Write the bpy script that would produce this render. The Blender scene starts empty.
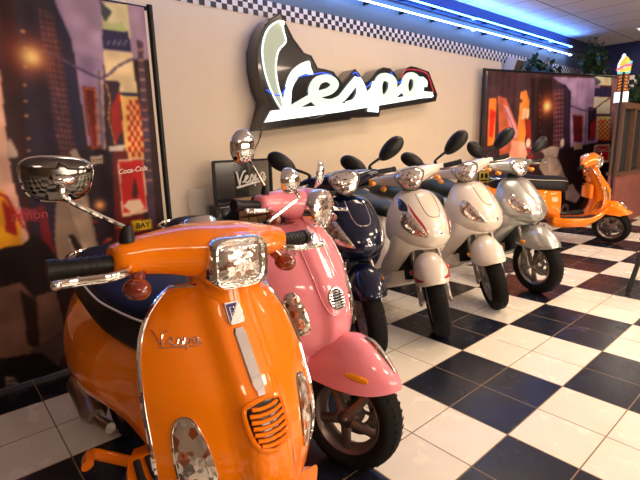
import bpy, bmesh, math, random
from mathutils import Vector, Matrix, noise
PI = math.pi
scn = bpy.context.scene
COL = scn.collection
random.seed(7)

# ------------------------------------------------------------------ camera
F_PX, YAW, PITCH, ROLL = 454.147, -0.858017, -0.209810, -0.025866
CAM = Vector((1.38452, -1.74289, 1.25774))
_fw = Vector((math.cos(PITCH)*math.sin(YAW), math.cos(PITCH)*math.cos(YAW), math.sin(PITCH)))
_r0 = Vector((math.cos(YAW), -math.sin(YAW), 0)); _u0 = _r0.cross(_fw)
_rt = math.cos(ROLL)*_r0 + math.sin(ROLL)*_u0
_up = -math.sin(ROLL)*_r0 + math.cos(ROLL)*_u0
cd = bpy.data.cameras.new('camera'); cam = bpy.data.objects.new('camera', cd); COL.objects.link(cam)
cd.sensor_fit = 'HORIZONTAL'; cd.sensor_width = 36; cd.lens = 36*F_PX/640
cd.clip_start = 0.02
M4 = Matrix((( _rt.x,_up.x,-_fw.x,CAM.x),(_rt.y,_up.y,-_fw.y,CAM.y),(_rt.z,_up.z,-_fw.z,CAM.z),(0,0,0,1)))
cam.matrix_world = M4
scn.camera = cam
scn.view_settings.view_transform = 'Standard'; scn.view_settings.look = 'None'
scn.view_settings.gamma = 1; scn.view_settings.use_curve_mapping = False
scn.view_settings.exposure = 0.0
scn.cycles.use_denoising = True
scn.cycles.max_bounces = 6; scn.cycles.sample_clamp_indirect = 4

def ray(px, py):
    return (px-320)/F_PX*_rt - (py-240)/F_PX*_up + _fw
def onplane(px, py, p0, n):
    """the point of a plane that the photograph shows at a pixel (to measure the place)"""
    d = ray(px, py); t = (Vector(p0)-CAM).dot(n)/d.dot(n)
    return CAM + t*d

# ------------------------------------------------------------------ materials
def mat(name, col, rough=.5, metal=0, coat=0, emit=None, estr=0, bump=0, bscale=80, var=0, trans=0, vscale=6, coatr=.04, ior=1.5, spec=None):
    m = bpy.data.materials.new(name); m.use_nodes = True
    nt = m.node_tree; b = nt.nodes['Principled BSDF']
    b.inputs['Base Color'].default_value = (*col, 1)
    b.inputs['Roughness'].default_value = rough; b.inputs['Metallic'].default_value = metal
    b.inputs['Coat Weight'].default_value = coat; b.inputs['Coat Roughness'].default_value = coatr
    b.inputs['IOR'].default_value = ior
    if spec is not None: b.inputs['Specular IOR Level'].default_value = spec
    if trans: b.inputs['Transmission Weight'].default_value = trans
    if emit: b.inputs['Emission Color'].default_value = (*emit, 1); b.inputs['Emission Strength'].default_value = estr
    tc = nt.nodes.new('ShaderNodeTexCoord')
    if var or bump:
        n = nt.nodes.new('ShaderNodeTexNoise'); n.inputs['Scale'].default_value = vscale; n.inputs['Detail'].default_value = 4
        nt.links.new(tc.outputs['Object'], n.inputs['Vector'])
    if var:
        mx = nt.nodes.new('ShaderNodeMix'); mx.data_type = 'RGBA'
        mx.inputs[6].default_value = (*[c*(1-var) for c in col], 1); mx.inputs[7].default_value = (*[min(1, c*(1+var)) for c in col], 1)
        nt.links.new(n.outputs['Fac'], mx.inputs[0]); nt.links.new(mx.outputs[2], b.inputs['Base Color'])
    if bump:
        n2 = nt.nodes.new('ShaderNodeTexNoise'); n2.inputs['Scale'].default_value = bscale
        nt.links.new(tc.outputs['Object'], n2.inputs['Vector'])
        bp = nt.nodes.new('ShaderNodeBump'); bp.inputs['Strength'].default_value = bump; bp.inputs['Distance'].default_value = .002
        nt.links.new(n2.outputs['Fac'], bp.inputs['Height']); nt.links.new(bp.outputs['Normal'], b.inputs['Normal'])
    return m

def lens_mat(name, c1, c2, scale=70):
    m = mat(name, c1, .12, .85, 1)
    nt = m.node_tree; b = nt.nodes['Principled BSDF']
    tc = nt.nodes.new('ShaderNodeTexCoord'); v = nt.nodes.new('ShaderNodeTexVoronoi'); v.inputs['Scale'].default_value = scale
    nt.links.new(tc.outputs['Object'], v.inputs['Vector'])
    r = nt.nodes.new('ShaderNodeValToRGB'); r.color_ramp.elements[0].color = (*c2, 1); r.color_ramp.elements[1].color = (*c1, 1)
    r.color_ramp.elements[0].position = .05; r.color_ramp.elements[1].position = .28
    sp = nt.nodes.new('ShaderNodeSeparateColor'); nt.links.new(v.outputs['Color'], sp.inputs[0])
    nt.links.new(sp.outputs[0], r.inputs[0]); nt.links.new(r.outputs[0], b.inputs['Base Color'])
    bp = nt.nodes.new('ShaderNodeBump'); bp.inputs['Strength'].default_value = .28; bp.inputs['Distance'].default_value = .005
    nt.links.new(v.outputs['Distance'], bp.inputs['Height']); nt.links.new(bp.outputs['Normal'], b.inputs['Normal'])
    return m

MT = {
 'orange': mat('orange_paint', (.95,.225,.0), .35, 0, 1, var=.03, spec=.12),
 'pink': mat('pink_paint', (.92,.285,.35), .35, 0, 1, var=.03, spec=.12),
 'navy': mat('navy_paint', (.002,.005,.028), .3, 0, 1, spec=.1),
 'white': mat('pearl_white_paint', (.80,.71,.62), .32, .1, 1, var=.03, spec=.2),
 'silver': mat('silver_paint', (.47,.47,.46), .3, .65, 1, var=.03),
 'chrome': mat('chrome', (.86,.84,.82), .06, 1),
 'dark_chrome': mat('dark_chrome', (.16,.145,.14), .10, 1),  # chrome mirror shell with its dark reflection put into the colour
 'satin': mat('satin_aluminium', (.33,.29,.27), .3, .85),
 'wheel_silver': mat('wheel_silver', (.20,.155,.145), .35, .75),
 'disc': mat('brake_disc_steel', (.35,.33,.3), .3, 1),
 'tire': mat('tire_rubber', (.008,.007,.007), .8, bump=.3, bscale=300, spec=.2),
 'blackp': mat('black_plastic', (.009,.008,.009), .42, bump=.15, bscale=400, spec=.3),
 'blackg': mat('gloss_black', (.008,.008,.009), .15, 0, .6),
 'seat_navy': mat('navy_vinyl', (.006,.009,.022), .55, bump=.2, bscale=250, spec=.2),
 'seat_black': mat('black_vinyl', (.009,.008,.009), .5, bump=.2, bscale=250, spec=.3),
 'seat_green': mat('dark_grey_vinyl', (.018,.024,.022), .5, bump=.2, bscale=250, spec=.3),
 'piping': mat('white_piping', (.75,.7,.62), .5),
 'amber': mat('amber_lens', (.9,.30,.01), .12, 0, 1),
 'darkamber': mat('smoked_amber_lens', (.20,.025,.01), .08, 0, 1),
 'red': mat('red_lens', (.6,.01,.01), .15, 0, 1),
 'bulb_lens': lens_mat('clear_faceted_lens', (.85,.80,.76), (.30,.14,.10)),
 'sig_lens': lens_mat('clear_signal_lens', (.85,.78,.70), (.55,.16,.05), 55),
 'badge_blue': mat('badge_blue', (.02,.02,.20), .2, .2, 1),
 'badge_silver': mat('badge_silver', (.7,.7,.72), .2, .8),
 'engine': mat('engine_dark', (.03,.028,.028), .5, .4),
 'mat_rubber': mat('floor_mat_rubber', (.010,.010,.010), .7),
 'decal_red': mat('red_decal', (.45,.01,.02), .3, 0, 1),
 'decal_dark': mat('dark_decal', (.02,.02,.05), .3, 0, 1),
}

# ------------------------------------------------------------------ mesh builder
def cr(pts, n=6, closed=False):
    P = [Vector(p) for p in pts]; N = len(P); out = []
    rng = range(N) if closed else range(N-1)
    for i in rng:
        p0 = P[(i-1) % N] if closed or i > 0 else P[i]*2-P[i+1]
        p1 = P[i]; p2 = P[(i+1) % N]
        p3 = P[(i+2) % N] if closed or i+2 < N else P[i+1]*2-P[i]
        for k in range(n):
            t = k/n
            out.append(.5*((2*p1)+(p2-p0)*t+(2*p0-5*p1+4*p2-p3)*t*t+(3*p1-p0-3*p2+p3)*t**3))
    if not closed: out.append(P[-1])
    return out
def table(st, z):
    """smooth interpolation in a table [(z, a, b, ...)] sorted by z"""
    if z <= st[0][0]: return list(st[0][1:])
    if z >= st[-1][0]: return list(st[-1][1:])
    for i in range(len(st)-1):
        if st[i][0] <= z <= st[i+1][0]: break
    t = (z-st[i][0])/(st[i+1][0]-st[i][0])
    h = st[i+1][0]-st[i][0]; out = []
    for k in range(1, len(st[0])):
        def sl(j):
            if j <= 0: return (st[1][k]-st[0][k])/(st[1][0]-st[0][0])
            if j >= len(st)-1: return (st[-1][k]-st[-2][k])/(st[-1][0]-st[-2][0])
            a = (st[j][k]-st[j-1][k])/(st[j][0]-st[j-1][0]); b = (st[j+1][k]-st[j][k])/(st[j+1][0]-st[j][0])
            return 0 if a*b <= 0 else 2*a*b/(a+b)
        m0, m1 = sl(i)*h, sl(i+1)*h; a, b = st[i][k], st[i+1][k]
        out.append((2*t**3-3*t*t+1)*a+(t**3-2*t*t+t)*m0+(-2*t**3+3*t*t)*b+(t**3-t*t)*m1)
    return out

class MB:
    def __init__(s, M=None): s.v = []; s.f = []; s.m = []; s.M = M or Matrix()
    def add(s, vs, fs, mi=0, M=None):
        b = len(s.v); T = s.M @ M if M is not None else s.M
        s.v += [T @ Vector(p) for p in vs]; s.f += [tuple(b+i for i in f) for f in fs]; s.m += [mi]*len(fs); return s
    def loft(s, rings, closed=True, cap=True, mi=0, M=None):
        n = len(rings[0]); vs = [p for r in rings for p in r]; fs = []
        for i in range(len(rings)-1):
            for j in range(n if closed else n-1):
                a = i*n+j; b = i*n+(j+1) % n; fs.append((a, b, b+n, a+n))
        if cap and closed: fs.append(tuple(range(n))[::-1]); fs.append(tuple((len(rings)-1)*n+j for j in range(n)))
        return s.add(vs, fs, mi, M)
    def tube(s, pts, r, seg=10, mi=0, smooth=0, closed=False, M=None, flat=1.0):
        P = cr(pts, smooth, closed) if smooth else [Vector(p) for p in pts]
        N = len(P); R = r if callable(r) else (lambda t: r)
        rings = []; prev = None
        for i, p in enumerate(P):
            if closed: d = (P[(i+1) % N]-P[i-1])
            else: d = P[min(i+1, N-1)]-P[max(i-1, 0)]
            if d.length < 1e-9: d = Vector((0,0,1))
            d.normalize()
            if prev is None:
                a = Vector((0,0,1)) if abs(d.z) < .9 else Vector((1,0,0))
                u = d.cross(a).normalized()
            else: u = (prev-d*prev.dot(d)).normalized()
            prev = u; w = d.cross(u)
            rr = R(i/max(1, N-1))
            rings.append([p+u*math.cos(2*PI*k/seg)*rr+w*math.sin(2*PI*k/seg)*rr*flat for k in range(seg)])
        if closed: rings.append(rings[0])
        return s.loft(rings, True, not closed, mi, M)
    def lathe(s, prof, seg=32, axis='y', c=(0,0,0), mi=0, M=None, cap=False):
        rings = []
        for k in range(seg+1):
            a = 2*PI*k/seg; r = []
            for (h, q) in prof:
                if axis == 'y': p = (q*math.cos(a), h, q*math.sin(a))
                elif axis == 'x': p = (h, q*math.cos(a), q*math.sin(a))
                else: p = (q*math.cos(a), q*math.sin(a), h)
                r.append(Vector(p)+Vector(c))
            rings.append(r)
        return s.loft(rings, False, False, mi, M)
    def box(s, c, d, mi=0, M=None, bev=0):
        x, y, z = [q/2 for q in d]; c = Vector(c)
        if bev:
            b = min(bev, x*.9, y*.9, z*.9); rings = []
            for zz, ins in ((-z, b), (-z+b*.3, b*.3), (-z+b, 0), (z-b, 0), (z-b*.3, b*.3), (z, b)):
                r = []
                for sx, sy, a0 in ((1,1,0),(-1,1,90),(-1,-1,180),(1,-1,270)):
                    for k in range(3):
                        a = math.radians(a0+45*k); rr = b-ins
                        rr = max(b-ins, 0)
                        r.append(c+Vector((sx*(x-b)+math.cos(a)*rr, sy*(y-b)+math.sin(a)*rr, zz)))
                rings.append(r)
            return s.loft(rings, True, True, mi, M)
        vs = [c+Vector((i*x, j*y, k*z)) for i in (-1,1) for j in (-1,1) for k in (-1,1)]
        return s.add(vs, [(0,1,3,2),(4,6,7,5),(0,4,5,1),(2,3,7,6),(0,2,6,4),(1,5,7,3)], mi, M)
    def bar(s, a, b, w, h, mi=0):
        a = Vector(a); b = Vector(b); d = b-a; L = d.length; q = d.to_track_quat('X', 'Z').to_matrix().to_4x4()
        return s.box((0,0,0), (L, w, h), mi, Matrix.Translation((a+b)/2) @ q)
    def prism(s, poly, off, mi=0, mi_side=None):
        """closed polygon of 3D points extruded by a vector"""
        n = len(poly); off = Vector(off); A = [Vector(p) for p in poly]; vs = A+[p+off for p in A]
        s.add(vs, [tuple(range(n))[::-1], tuple(range(n, 2*n))], mi)
        s.add(vs, [(i, (i+1) % n, n+(i+1) % n, n+i) for i in range(n)], mi if mi_side is None else mi_side)
        return s
    def ball(s, c, r, mi=0, seg=16, M=None):
        rx, ry, rz = (r, r, r) if not hasattr(r, '__len__') else r
        rings = []
        for i in range(1, 10):
            t = PI*i/10
            rings.append([Vector((c[0]+rx*math.sin(t)*math.cos(2*PI*k/seg), c[1]+ry*math.sin(t)*math.sin(2*PI*k/seg), c[2]-rz*math.cos(t))) for k in range(seg)])
        return s.loft(rings, True, True, mi, M)
    def build(s, name, mats, parent=None, ang=38, label=None, mods=None):
        me = bpy.data.meshes.new(name); me.from_pydata([tuple(v) for v in s.v], [], s.f)
        if not isinstance(mats, (list, tuple)): mats = [mats]
        for m in mats: me.materials.append(m)
        for p, i in zip(me.polygons, s.m): p.material_index = i
        bm = bmesh.new(); bm.from_mesh(me); bmesh.ops.remove_doubles(bm, verts=bm.verts, dist=1e-5)
        bmesh.ops.recalc_face_normals(bm, faces=bm.faces)
        for f in bm.faces: f.smooth = True
        for e in bm.edges:
            if len(e.link_faces) != 2 or e.calc_face_angle(0) > math.radians(ang): e.smooth = False
        bm.to_mesh(me); bm.free()
        o = bpy.data.objects.new(name, me); COL.objects.link(o)
        if parent: o.parent = parent
        if label: o['label'] = label
        return o
def tag(o, label=None, cat=None, group=None, kind=None):
    if label: o['label'] = label
    if cat: o['category'] = cat
    if group: o['group'] = group
    if kind: o['kind'] = kind
    return o
def empty(name, loc, rot=(0,0,0), sc=1):
    o = bpy.data.objects.new(name, None); COL.objects.link(o); o.location = loc; o.rotation_euler = rot; o.scale = (sc,)*3
    o.empty_display_size = .1; return o

# script lettering: strokes in a unit box
SCRIPT = [
 [(.02,.95),(.06,.80),(.10,.45),(.15,.08)], [(.15,.08),(.18,.45),(.26,.80),(.34,.88)],
 [(.24,.22),(.36,.36),(.41,.50),(.37,.56),(.32,.42),(.33,.22),(.40,.16),(.48,.26)],
 [(.47,.22),(.54,.56),(.585,.34),(.55,.17),(.50,.17)],
 [(.59,.20),(.67,.56),(.65,.20),(.64,-.14)], [(.66,.46),(.73,.56),(.77,.42),(.74,.24),(.66,.22)],
 [(.93,.50),(.87,.56),(.82,.42),(.83,.24),(.89,.20),(.935,.50),(.95,.22),(1.0,.26)],
 [(.06,-.02),(.5,.04),(.97,.10)] ]
def script(mb, fn, w, mi=0, flat=.5, uw=1.6):
    """fn maps unit (u, v) to 3D"""
    for i, st in enumerate(SCRIPT):
        pts = cr([(a, b, 0) for a, b in st], 5)
        mb.tube([fn(p.x, p.y) for p in pts], w*(uw if i == 7 else 1), 6, mi)
def text_mesh(name, body, size, M, m, parent=None, shear=0, extr=.001, space=1, offset=0, align='CENTER'):
    c = bpy.data.curves.new(name, 'FONT'); c.body = body; c.size = size; c.extrude = extr; c.shear = shear
    c.align_x = align; c.align_y = 'CENTER'; c.space_character = space; c.offset = offset
    o = bpy.data.objects.new(name+'_tmp', c); COL.objects.link(o)
    me = bpy.data.meshes.new_from_object(o); bpy.data.objects.remove(o)
    me.transform(M); me.materials.clear(); me.materials.append(m)
    o = bpy.data.objects.new(name, me); COL.objects.link(o)
    if parent: o.parent = parent
    return o

# patch lying on a surface x = f(y, z)
def patch(mb, outline, f, off=.008, base=-.002, mi=0, n=5, rings=(1,.97,.75,.4,.05)):
    P = cr([(0, a, b) for a, b in outline], n, True)
    c = sum(P, Vector())/len(P); R = []
    for k, s in enumerate(rings):
        o = base if k == 0 else off*(.55+.45*math.cos(s*PI/2)) if k > 1 else off*.5
        r = []
        for p in P:
            y = c.y+(p.y-c.y)*s; z = c.z+(p.z-c.z)*s
            r.append(Vector((f(y, z)+o, y, z)))
        R.append(r)
    mb.loft(R, True, True, mi)
def rim_on(mb, outline, f, r=.004, off=.004, mi=0, n=5, closed=True, smooth=True):
    P = cr([(0, a, b) for a, b in outline], n, closed) if smooth else [Vector((0, a, b)) for a, b in outline]
    mb.tube([(f(p.y, p.z)+off, p.y, p.z) for p in P], r, 6, mi, closed=closed)

def steer_matrix(a, p=(-.05, 0, .30), d=(-.40, 0, .917)):
    d = Vector(d).normalized(); p = Vector(p)
    return Matrix.Translation(p) @ Matrix.Rotation(a, 4, d) @ Matrix.Translation(-p)

# ------------------------------------------------------------------ wheel
def wheel(root, name, cx, r, w, rr, S, style=5, face=-1, metal='wheel_silver', disc=True, simple=False):
    c = (cx, 0, r); h = w/2
    t = MB(S)
    prof = [(-h*.72, rr-.004), (-h*.95, rr+.01), (-h*1.0, rr+(r-rr)*.45), (-h*.88, r-.022), (-h*.55, r-.006), (-h*.2, r), (h*.2, r), (h*.55, r-.006), (h*.88, r-.022), (h*1.0, rr+(r-rr)*.45), (h*.95, rr+.01), (h*.72, rr-.004)]
    t.lathe(prof, 56, 'y', c)
    # tread blocks
    for k in range(44):
        a = 2*PI*k/44
        for sy in (-1, 1):
            y0 = sy*h*.10; y1 = sy*h*.60
            T = Matrix.Translation(c) @ Matrix.Rotation(a, 4, 'Y')
            t.add([T @ Vector(q) for q in ((r*.999, y0, -.004), (r*.999, y0, .006), (r*.985, y1, .013+.002), (r*.985, y1, .004), (r+.0008, y0, -.003), (r+.0008, y0, .005), (r-.0052, y1, .014), (r-.0052, y1, .005))],
                  [(4,5,6,7), (0,1,5,4), (1,2,6,5), (2,3,7,6), (3,0,4,7)])
    W = t.build(name, MT['tire'], root)
    m = MB(S)
    hr = h*.74
    m.lathe([(-hr, rr+.004), (-hr-.003, rr-.004), (-hr+.004, rr-.012), (-hr*.55, rr-.022), (0, rr-.030), (hr*.55, rr-.022), (hr-.004, rr-.012), (hr+.003, rr-.004), (hr, rr+.004)], 56, 'y', c)
    f = face
    # hub
    m.lathe([(f*.052, .001), (f*.052, .012), (f*.046, .02), (f*.040, .034), (f*.030, .045), (-f*.03, .045), (-f*.04, .02), (-f*.04, .001)], 28, 'y', c)
    m.ball((c[0], f*.052, c[2]), (.013, .010, .013))
    for k in range(5):
        a = 2*PI*k/5+.3
        T = Matrix.Translation(c) @ Matrix.Rotation(a, 4, 'Y')
        arms = ((0,),) if style == 5 else ((-.13,), (.13,))
        for (da,) in arms:
            wd = .021 if style == 5 else .010
            rings = []
            for q, ww, yy, th in ((.03, wd*.95, .038, .016), (.06, wd*.85, .036, .013), (rr*.75, wd*.75, .027, .010), (rr-.010, wd*1.15, .020, .012)):
                dz = math.sin(da)*q if style != 5 else 0
                rings.append([T @ Vector((q, f*(yy+th*sy), dz*1.0+ww*sz)) for sz, sy in ((-1, -.8), (-.85, .6), (-.4, 1), (.4, 1), (.85, .6), (1, -.8))])
            m.loft(rings)
        if style == 5:
            T2 = Matrix.Translation(c) @ Matrix.Rotation(a+PI/5, 4, 'Y')
            p = T2 @ Vector((.034, f*.040, 0))
            m.ball(tuple(p), (.006, .006, .006), 0, 8)
    m.build('rim', MT[metal], W)
    if disc:
        d = MB(S); s = -f
        for (ra, rb) in ((.055, .10),):
            d.lathe([(s*.046, ra), (s*.046, rb), (s*.051, rb), (s*.051, ra), (s*.046, ra)], 40, 'y', c)
        for k in range(5):
            a = 2*PI*k/5; T = Matrix.Translation(c) @ Matrix.Rotation(a, 4, 'Y')
            d.box((.046, s*.046, 0), (.03, .006, .014), 0, T)
        if not simple:
            for k in range(20):
                a = 2*PI*k/20; q = .07 if k % 2 else .086
                d.lathe([(s*.0455, .0001), (s*.0455, .0045)], 8, 'y', (c[0]+q*math.cos(a), 0, c[2]+q*math.sin(a)), 1)
        d.build('brake_disc', [MT['disc'], MT['blackg']], W)
    return W

def ringxy(z, xb, xf, w, n=2.3, m=2.0, k=20, sign=1):
    """plan ring: straight back at xb, curved front reaching xf"""
    r = []
    for i in range(2*k+1):
        y = -w*math.cos(PI*i/(2*k)); t = 1-abs(y/w)**n if abs(y) < w else 0
        r.append(Vector((xb+(xf-xb)*max(t, 0)**(1/m), y, z)))
    for i in range(1, 6): r.append(Vector((xb-.012*math.sin(PI*i/6), w-2*w*i/6, z)))
    return r
def secyz(x, w, z0, z1, top=.7, n=2.6, k=28, yc=0):
    """body section across the scooter, narrower towards the top"""
    r = []; zc = (z0+z1)/2; h = (z1-z0)/2
    for i in range(k):
        a = 2*PI*i/k; cs, sn = math.cos(a), math.sin(a)
        y = math.copysign(abs(cs)**(2/n), cs); z = math.copysign(abs(sn)**(2/n), sn)
        s = 1-(1-top)*(z*.5+.5)**1.5
        r.append(Vector((x, yc+w*y*s, zc+h*z)))
    return r
def secxz(y, cx, cz, rx, rz, n=2.2, k=24):
    r = []
    for i in range(k):
        a = 2*PI*i/k; cs, sn = math.cos(a), math.sin(a)
        r.append(Vector((cx+rx*math.copysign(abs(cs)**(2/n), cs), y, cz+rz*math.copysign(abs(sn)**(2/n), sn))))
    return r
def fender_mesh(S, st, name, m, root, n=2.4):
    mb = MB(S); rows = []; K = 18
    xs = [st[0][0]+(st[-1][0]-st[0][0])*i/26 for i in range(27)]
    def row(x, ins):
        w, zt, zb = table(st, x); r = []
        w = max(w-ins, .002); zt = max(zt-ins, zb+.002)
        for i in range(K+1):
            a = PI*i/K; cs, sn = math.cos(a), math.sin(a)
            r.append(Vector((x, -w*math.copysign(abs(cs)**(2/n), cs), zb+(zt-zb)*sn**(2/n) if sn > 1e-6 else zb)))
        return r
    rings = [row(x, 0)+row(x, .010)[::-1] for x in xs]
    mb.loft(rings, True, True)
    return mb.build(name, m, root, 50)

def mirror_chrome(root, S, base, tip, facing, size, rect, name='mirror', elbow=None, under=False):
    """chrome mirror: bent rod and a shell; facing = direction its glass looks"""
    mb = MB(S); b = Vector(base); t = Vector(tip)
    mb.lathe([(0, .016), (.012, .015), (.03, .010), (.034, .0075)], 12, 'z', (b.x, b.y, b.z-.004), 1)
    mid = b+Vector((0, 0, .05))
    mid = b+Vector((0, 0, .022))
    if elbow: e = Vector(elbow); mb.tube([b, mid, mid.lerp(e, .5), e, e.lerp(t, .4), t], .0050, 8, 0, smooth=5)
    elif under: mb.tube([b, mid, mid.lerp(t-Vector((0,0,.03)), .5), t-Vector((-.03,0,.03)), t-Vector((-.028,0,.0))], .0052, 8, 0, smooth=5); mb.ball(tuple(t-Vector((-.03,0,.0))), (.012,.02,.010))
    else: mb.tube([b, mid, mid.lerp(t, .5), t], .0055, 8, 0, smooth=6)
    f = Vector(facing).normalized(); zz = (Vector((0,0,1))-f*f.z).normalized(); yy = zz.cross(f)
    a, h = size
    rings = []; n = 3.2 if rect else 2.0
    for d, s in ((.0, .97), (.004, 1.0), (-.008, .98), (-.014, .88), (-.019, .5), (-.020, .12)) if rect else ((.0, .97), (.004, 1.0), (-.006, .98), (-.018, .80), (-.026, .5), (-.029, .12)):
        r = []
        for k in range(28):
            q = 2*PI*k/28; c_, s_ = math.cos(q), math.sin(q)
            u = math.copysign(abs(c_)**(2/n), c_)*a*s; v = math.copysign(abs(s_)**(2/n), s_)*h*s
            if rect: u *= 1+.14*v/h
            r.append(t+f*d+yy*u+zz*v)
        rings.append(r)
    mb.loft(rings[1:], True, True, 2 if rect else 0)
    if rect: mb.tube([q_*1.0 for q_ in rings[1]], .0035, 6, 0, closed=True)
    o = mb.build(name, [MT['chrome'], MT['blackp'], MT['dark_chrome']], root)
    g = MB(S); R = []
    for s in (.93, .5, .02):
        r = []
        for k in range(28):
            q = 2*PI*k/28; c_, s_ = math.cos(q), math.sin(q)
            u = math.copysign(abs(c_)**(2/n), c_)*a*s; v = math.copysign(abs(s_)**(2/n), s_)*h*s
            if rect: u *= 1+.14*v/h
            r.append(t+f*.0052+yy*u+zz*v)
        R.append(r)
    g.loft(R, True, True); g.build('mirror_glass', MT['chrome'], o)
    return o
def mirror_black(root, S, base, tip, side):
    mb = MB(S); b = Vector(base); t = Vector(tip)
    mb.lathe([(0, .014), (.02, .012), (.03, .008)], 10, 'z', (b.x, b.y, b.z-.005))
    mb.tube([b, b+Vector((0,0,.03)), b.lerp(t, .5)+Vector((0,0,.01)), t-Vector((0, side*.055, .05))], lambda q: .0065+.004*q, 8, smooth=5)
    ax = (t-b); ax.x *= .3; ax.normalize(); f = Vector((-1, 0, .05)).normalized(); ax = (ax-f*ax.dot(f)).normalized(); up = ax.cross(f)
    rings = []
    for d, s in ((.006, .9), (.004, 1.0), (-.012, 1.0), (-.03, .8), (-.042, .45), (-.045, .1)):
        r = []
        for k in range(26):
            q = 2*PI*k/26; c_, s_ = math.cos(q), math.sin(q)
            u = c_*.098*s; v = s_*(.052+.008*c_)*s
            r.append(t+f*(d)+ax*u+up*v)
        rings.append(r)
    mb.loft(rings, True, True)
    o = mb.build('mirror', MT['blackp'], root, 50)
    g = MB(S)
    g.loft([[t+f*.0075+ax*math.cos(2*PI*k/26)*.098*.86*s+up*math.sin(2*PI*k/26)*(.052+.008*math.cos(2*PI*k/26))*.86*s for k in range(26)] for s in (1, .02)], True, True)
    g.build('mirror_glass', MT['chrome'], o)
    return o

def grips(root, S, y0, y1, z, x, lever, curved=.0):
    for s in (-1, 1):
        g = MB(S)
        g.tube([(x, s*y0, z), (x-.012, s*y1, z)], .0175, 14)
        for k in range(7):
            q = y0+.012+(y1-y0-.02)*k/6.
            g.tube([(x-.002-.01*k/6, s*q, z), (x-.003-.01*k/6, s*(q+.005), z)], .0195, 14)
        g.tube([(x-.011, s*(y1-.002), z), (x-.013, s*(y1+.014), z)], .021, 14)
        g.build('grip', MT['blackp'], root)
        l = MB(S)
        l.tube([(x+.02, s*(y0-.03), z-.008), (x+.05, s*(y0-.01), z-.010), (x+.062, s*(y0+.03), z-.012), (x+.050, s*(y1-.02), z-.014), (x+.050, s*(y1+.015), z-.014)], .0055, 8, smooth=5, flat=1.6)
        l.ball((x+.050, s*(y1+.018), z-.014), .0095)
        l.build('brake_lever', MT[lever], root)

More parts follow.
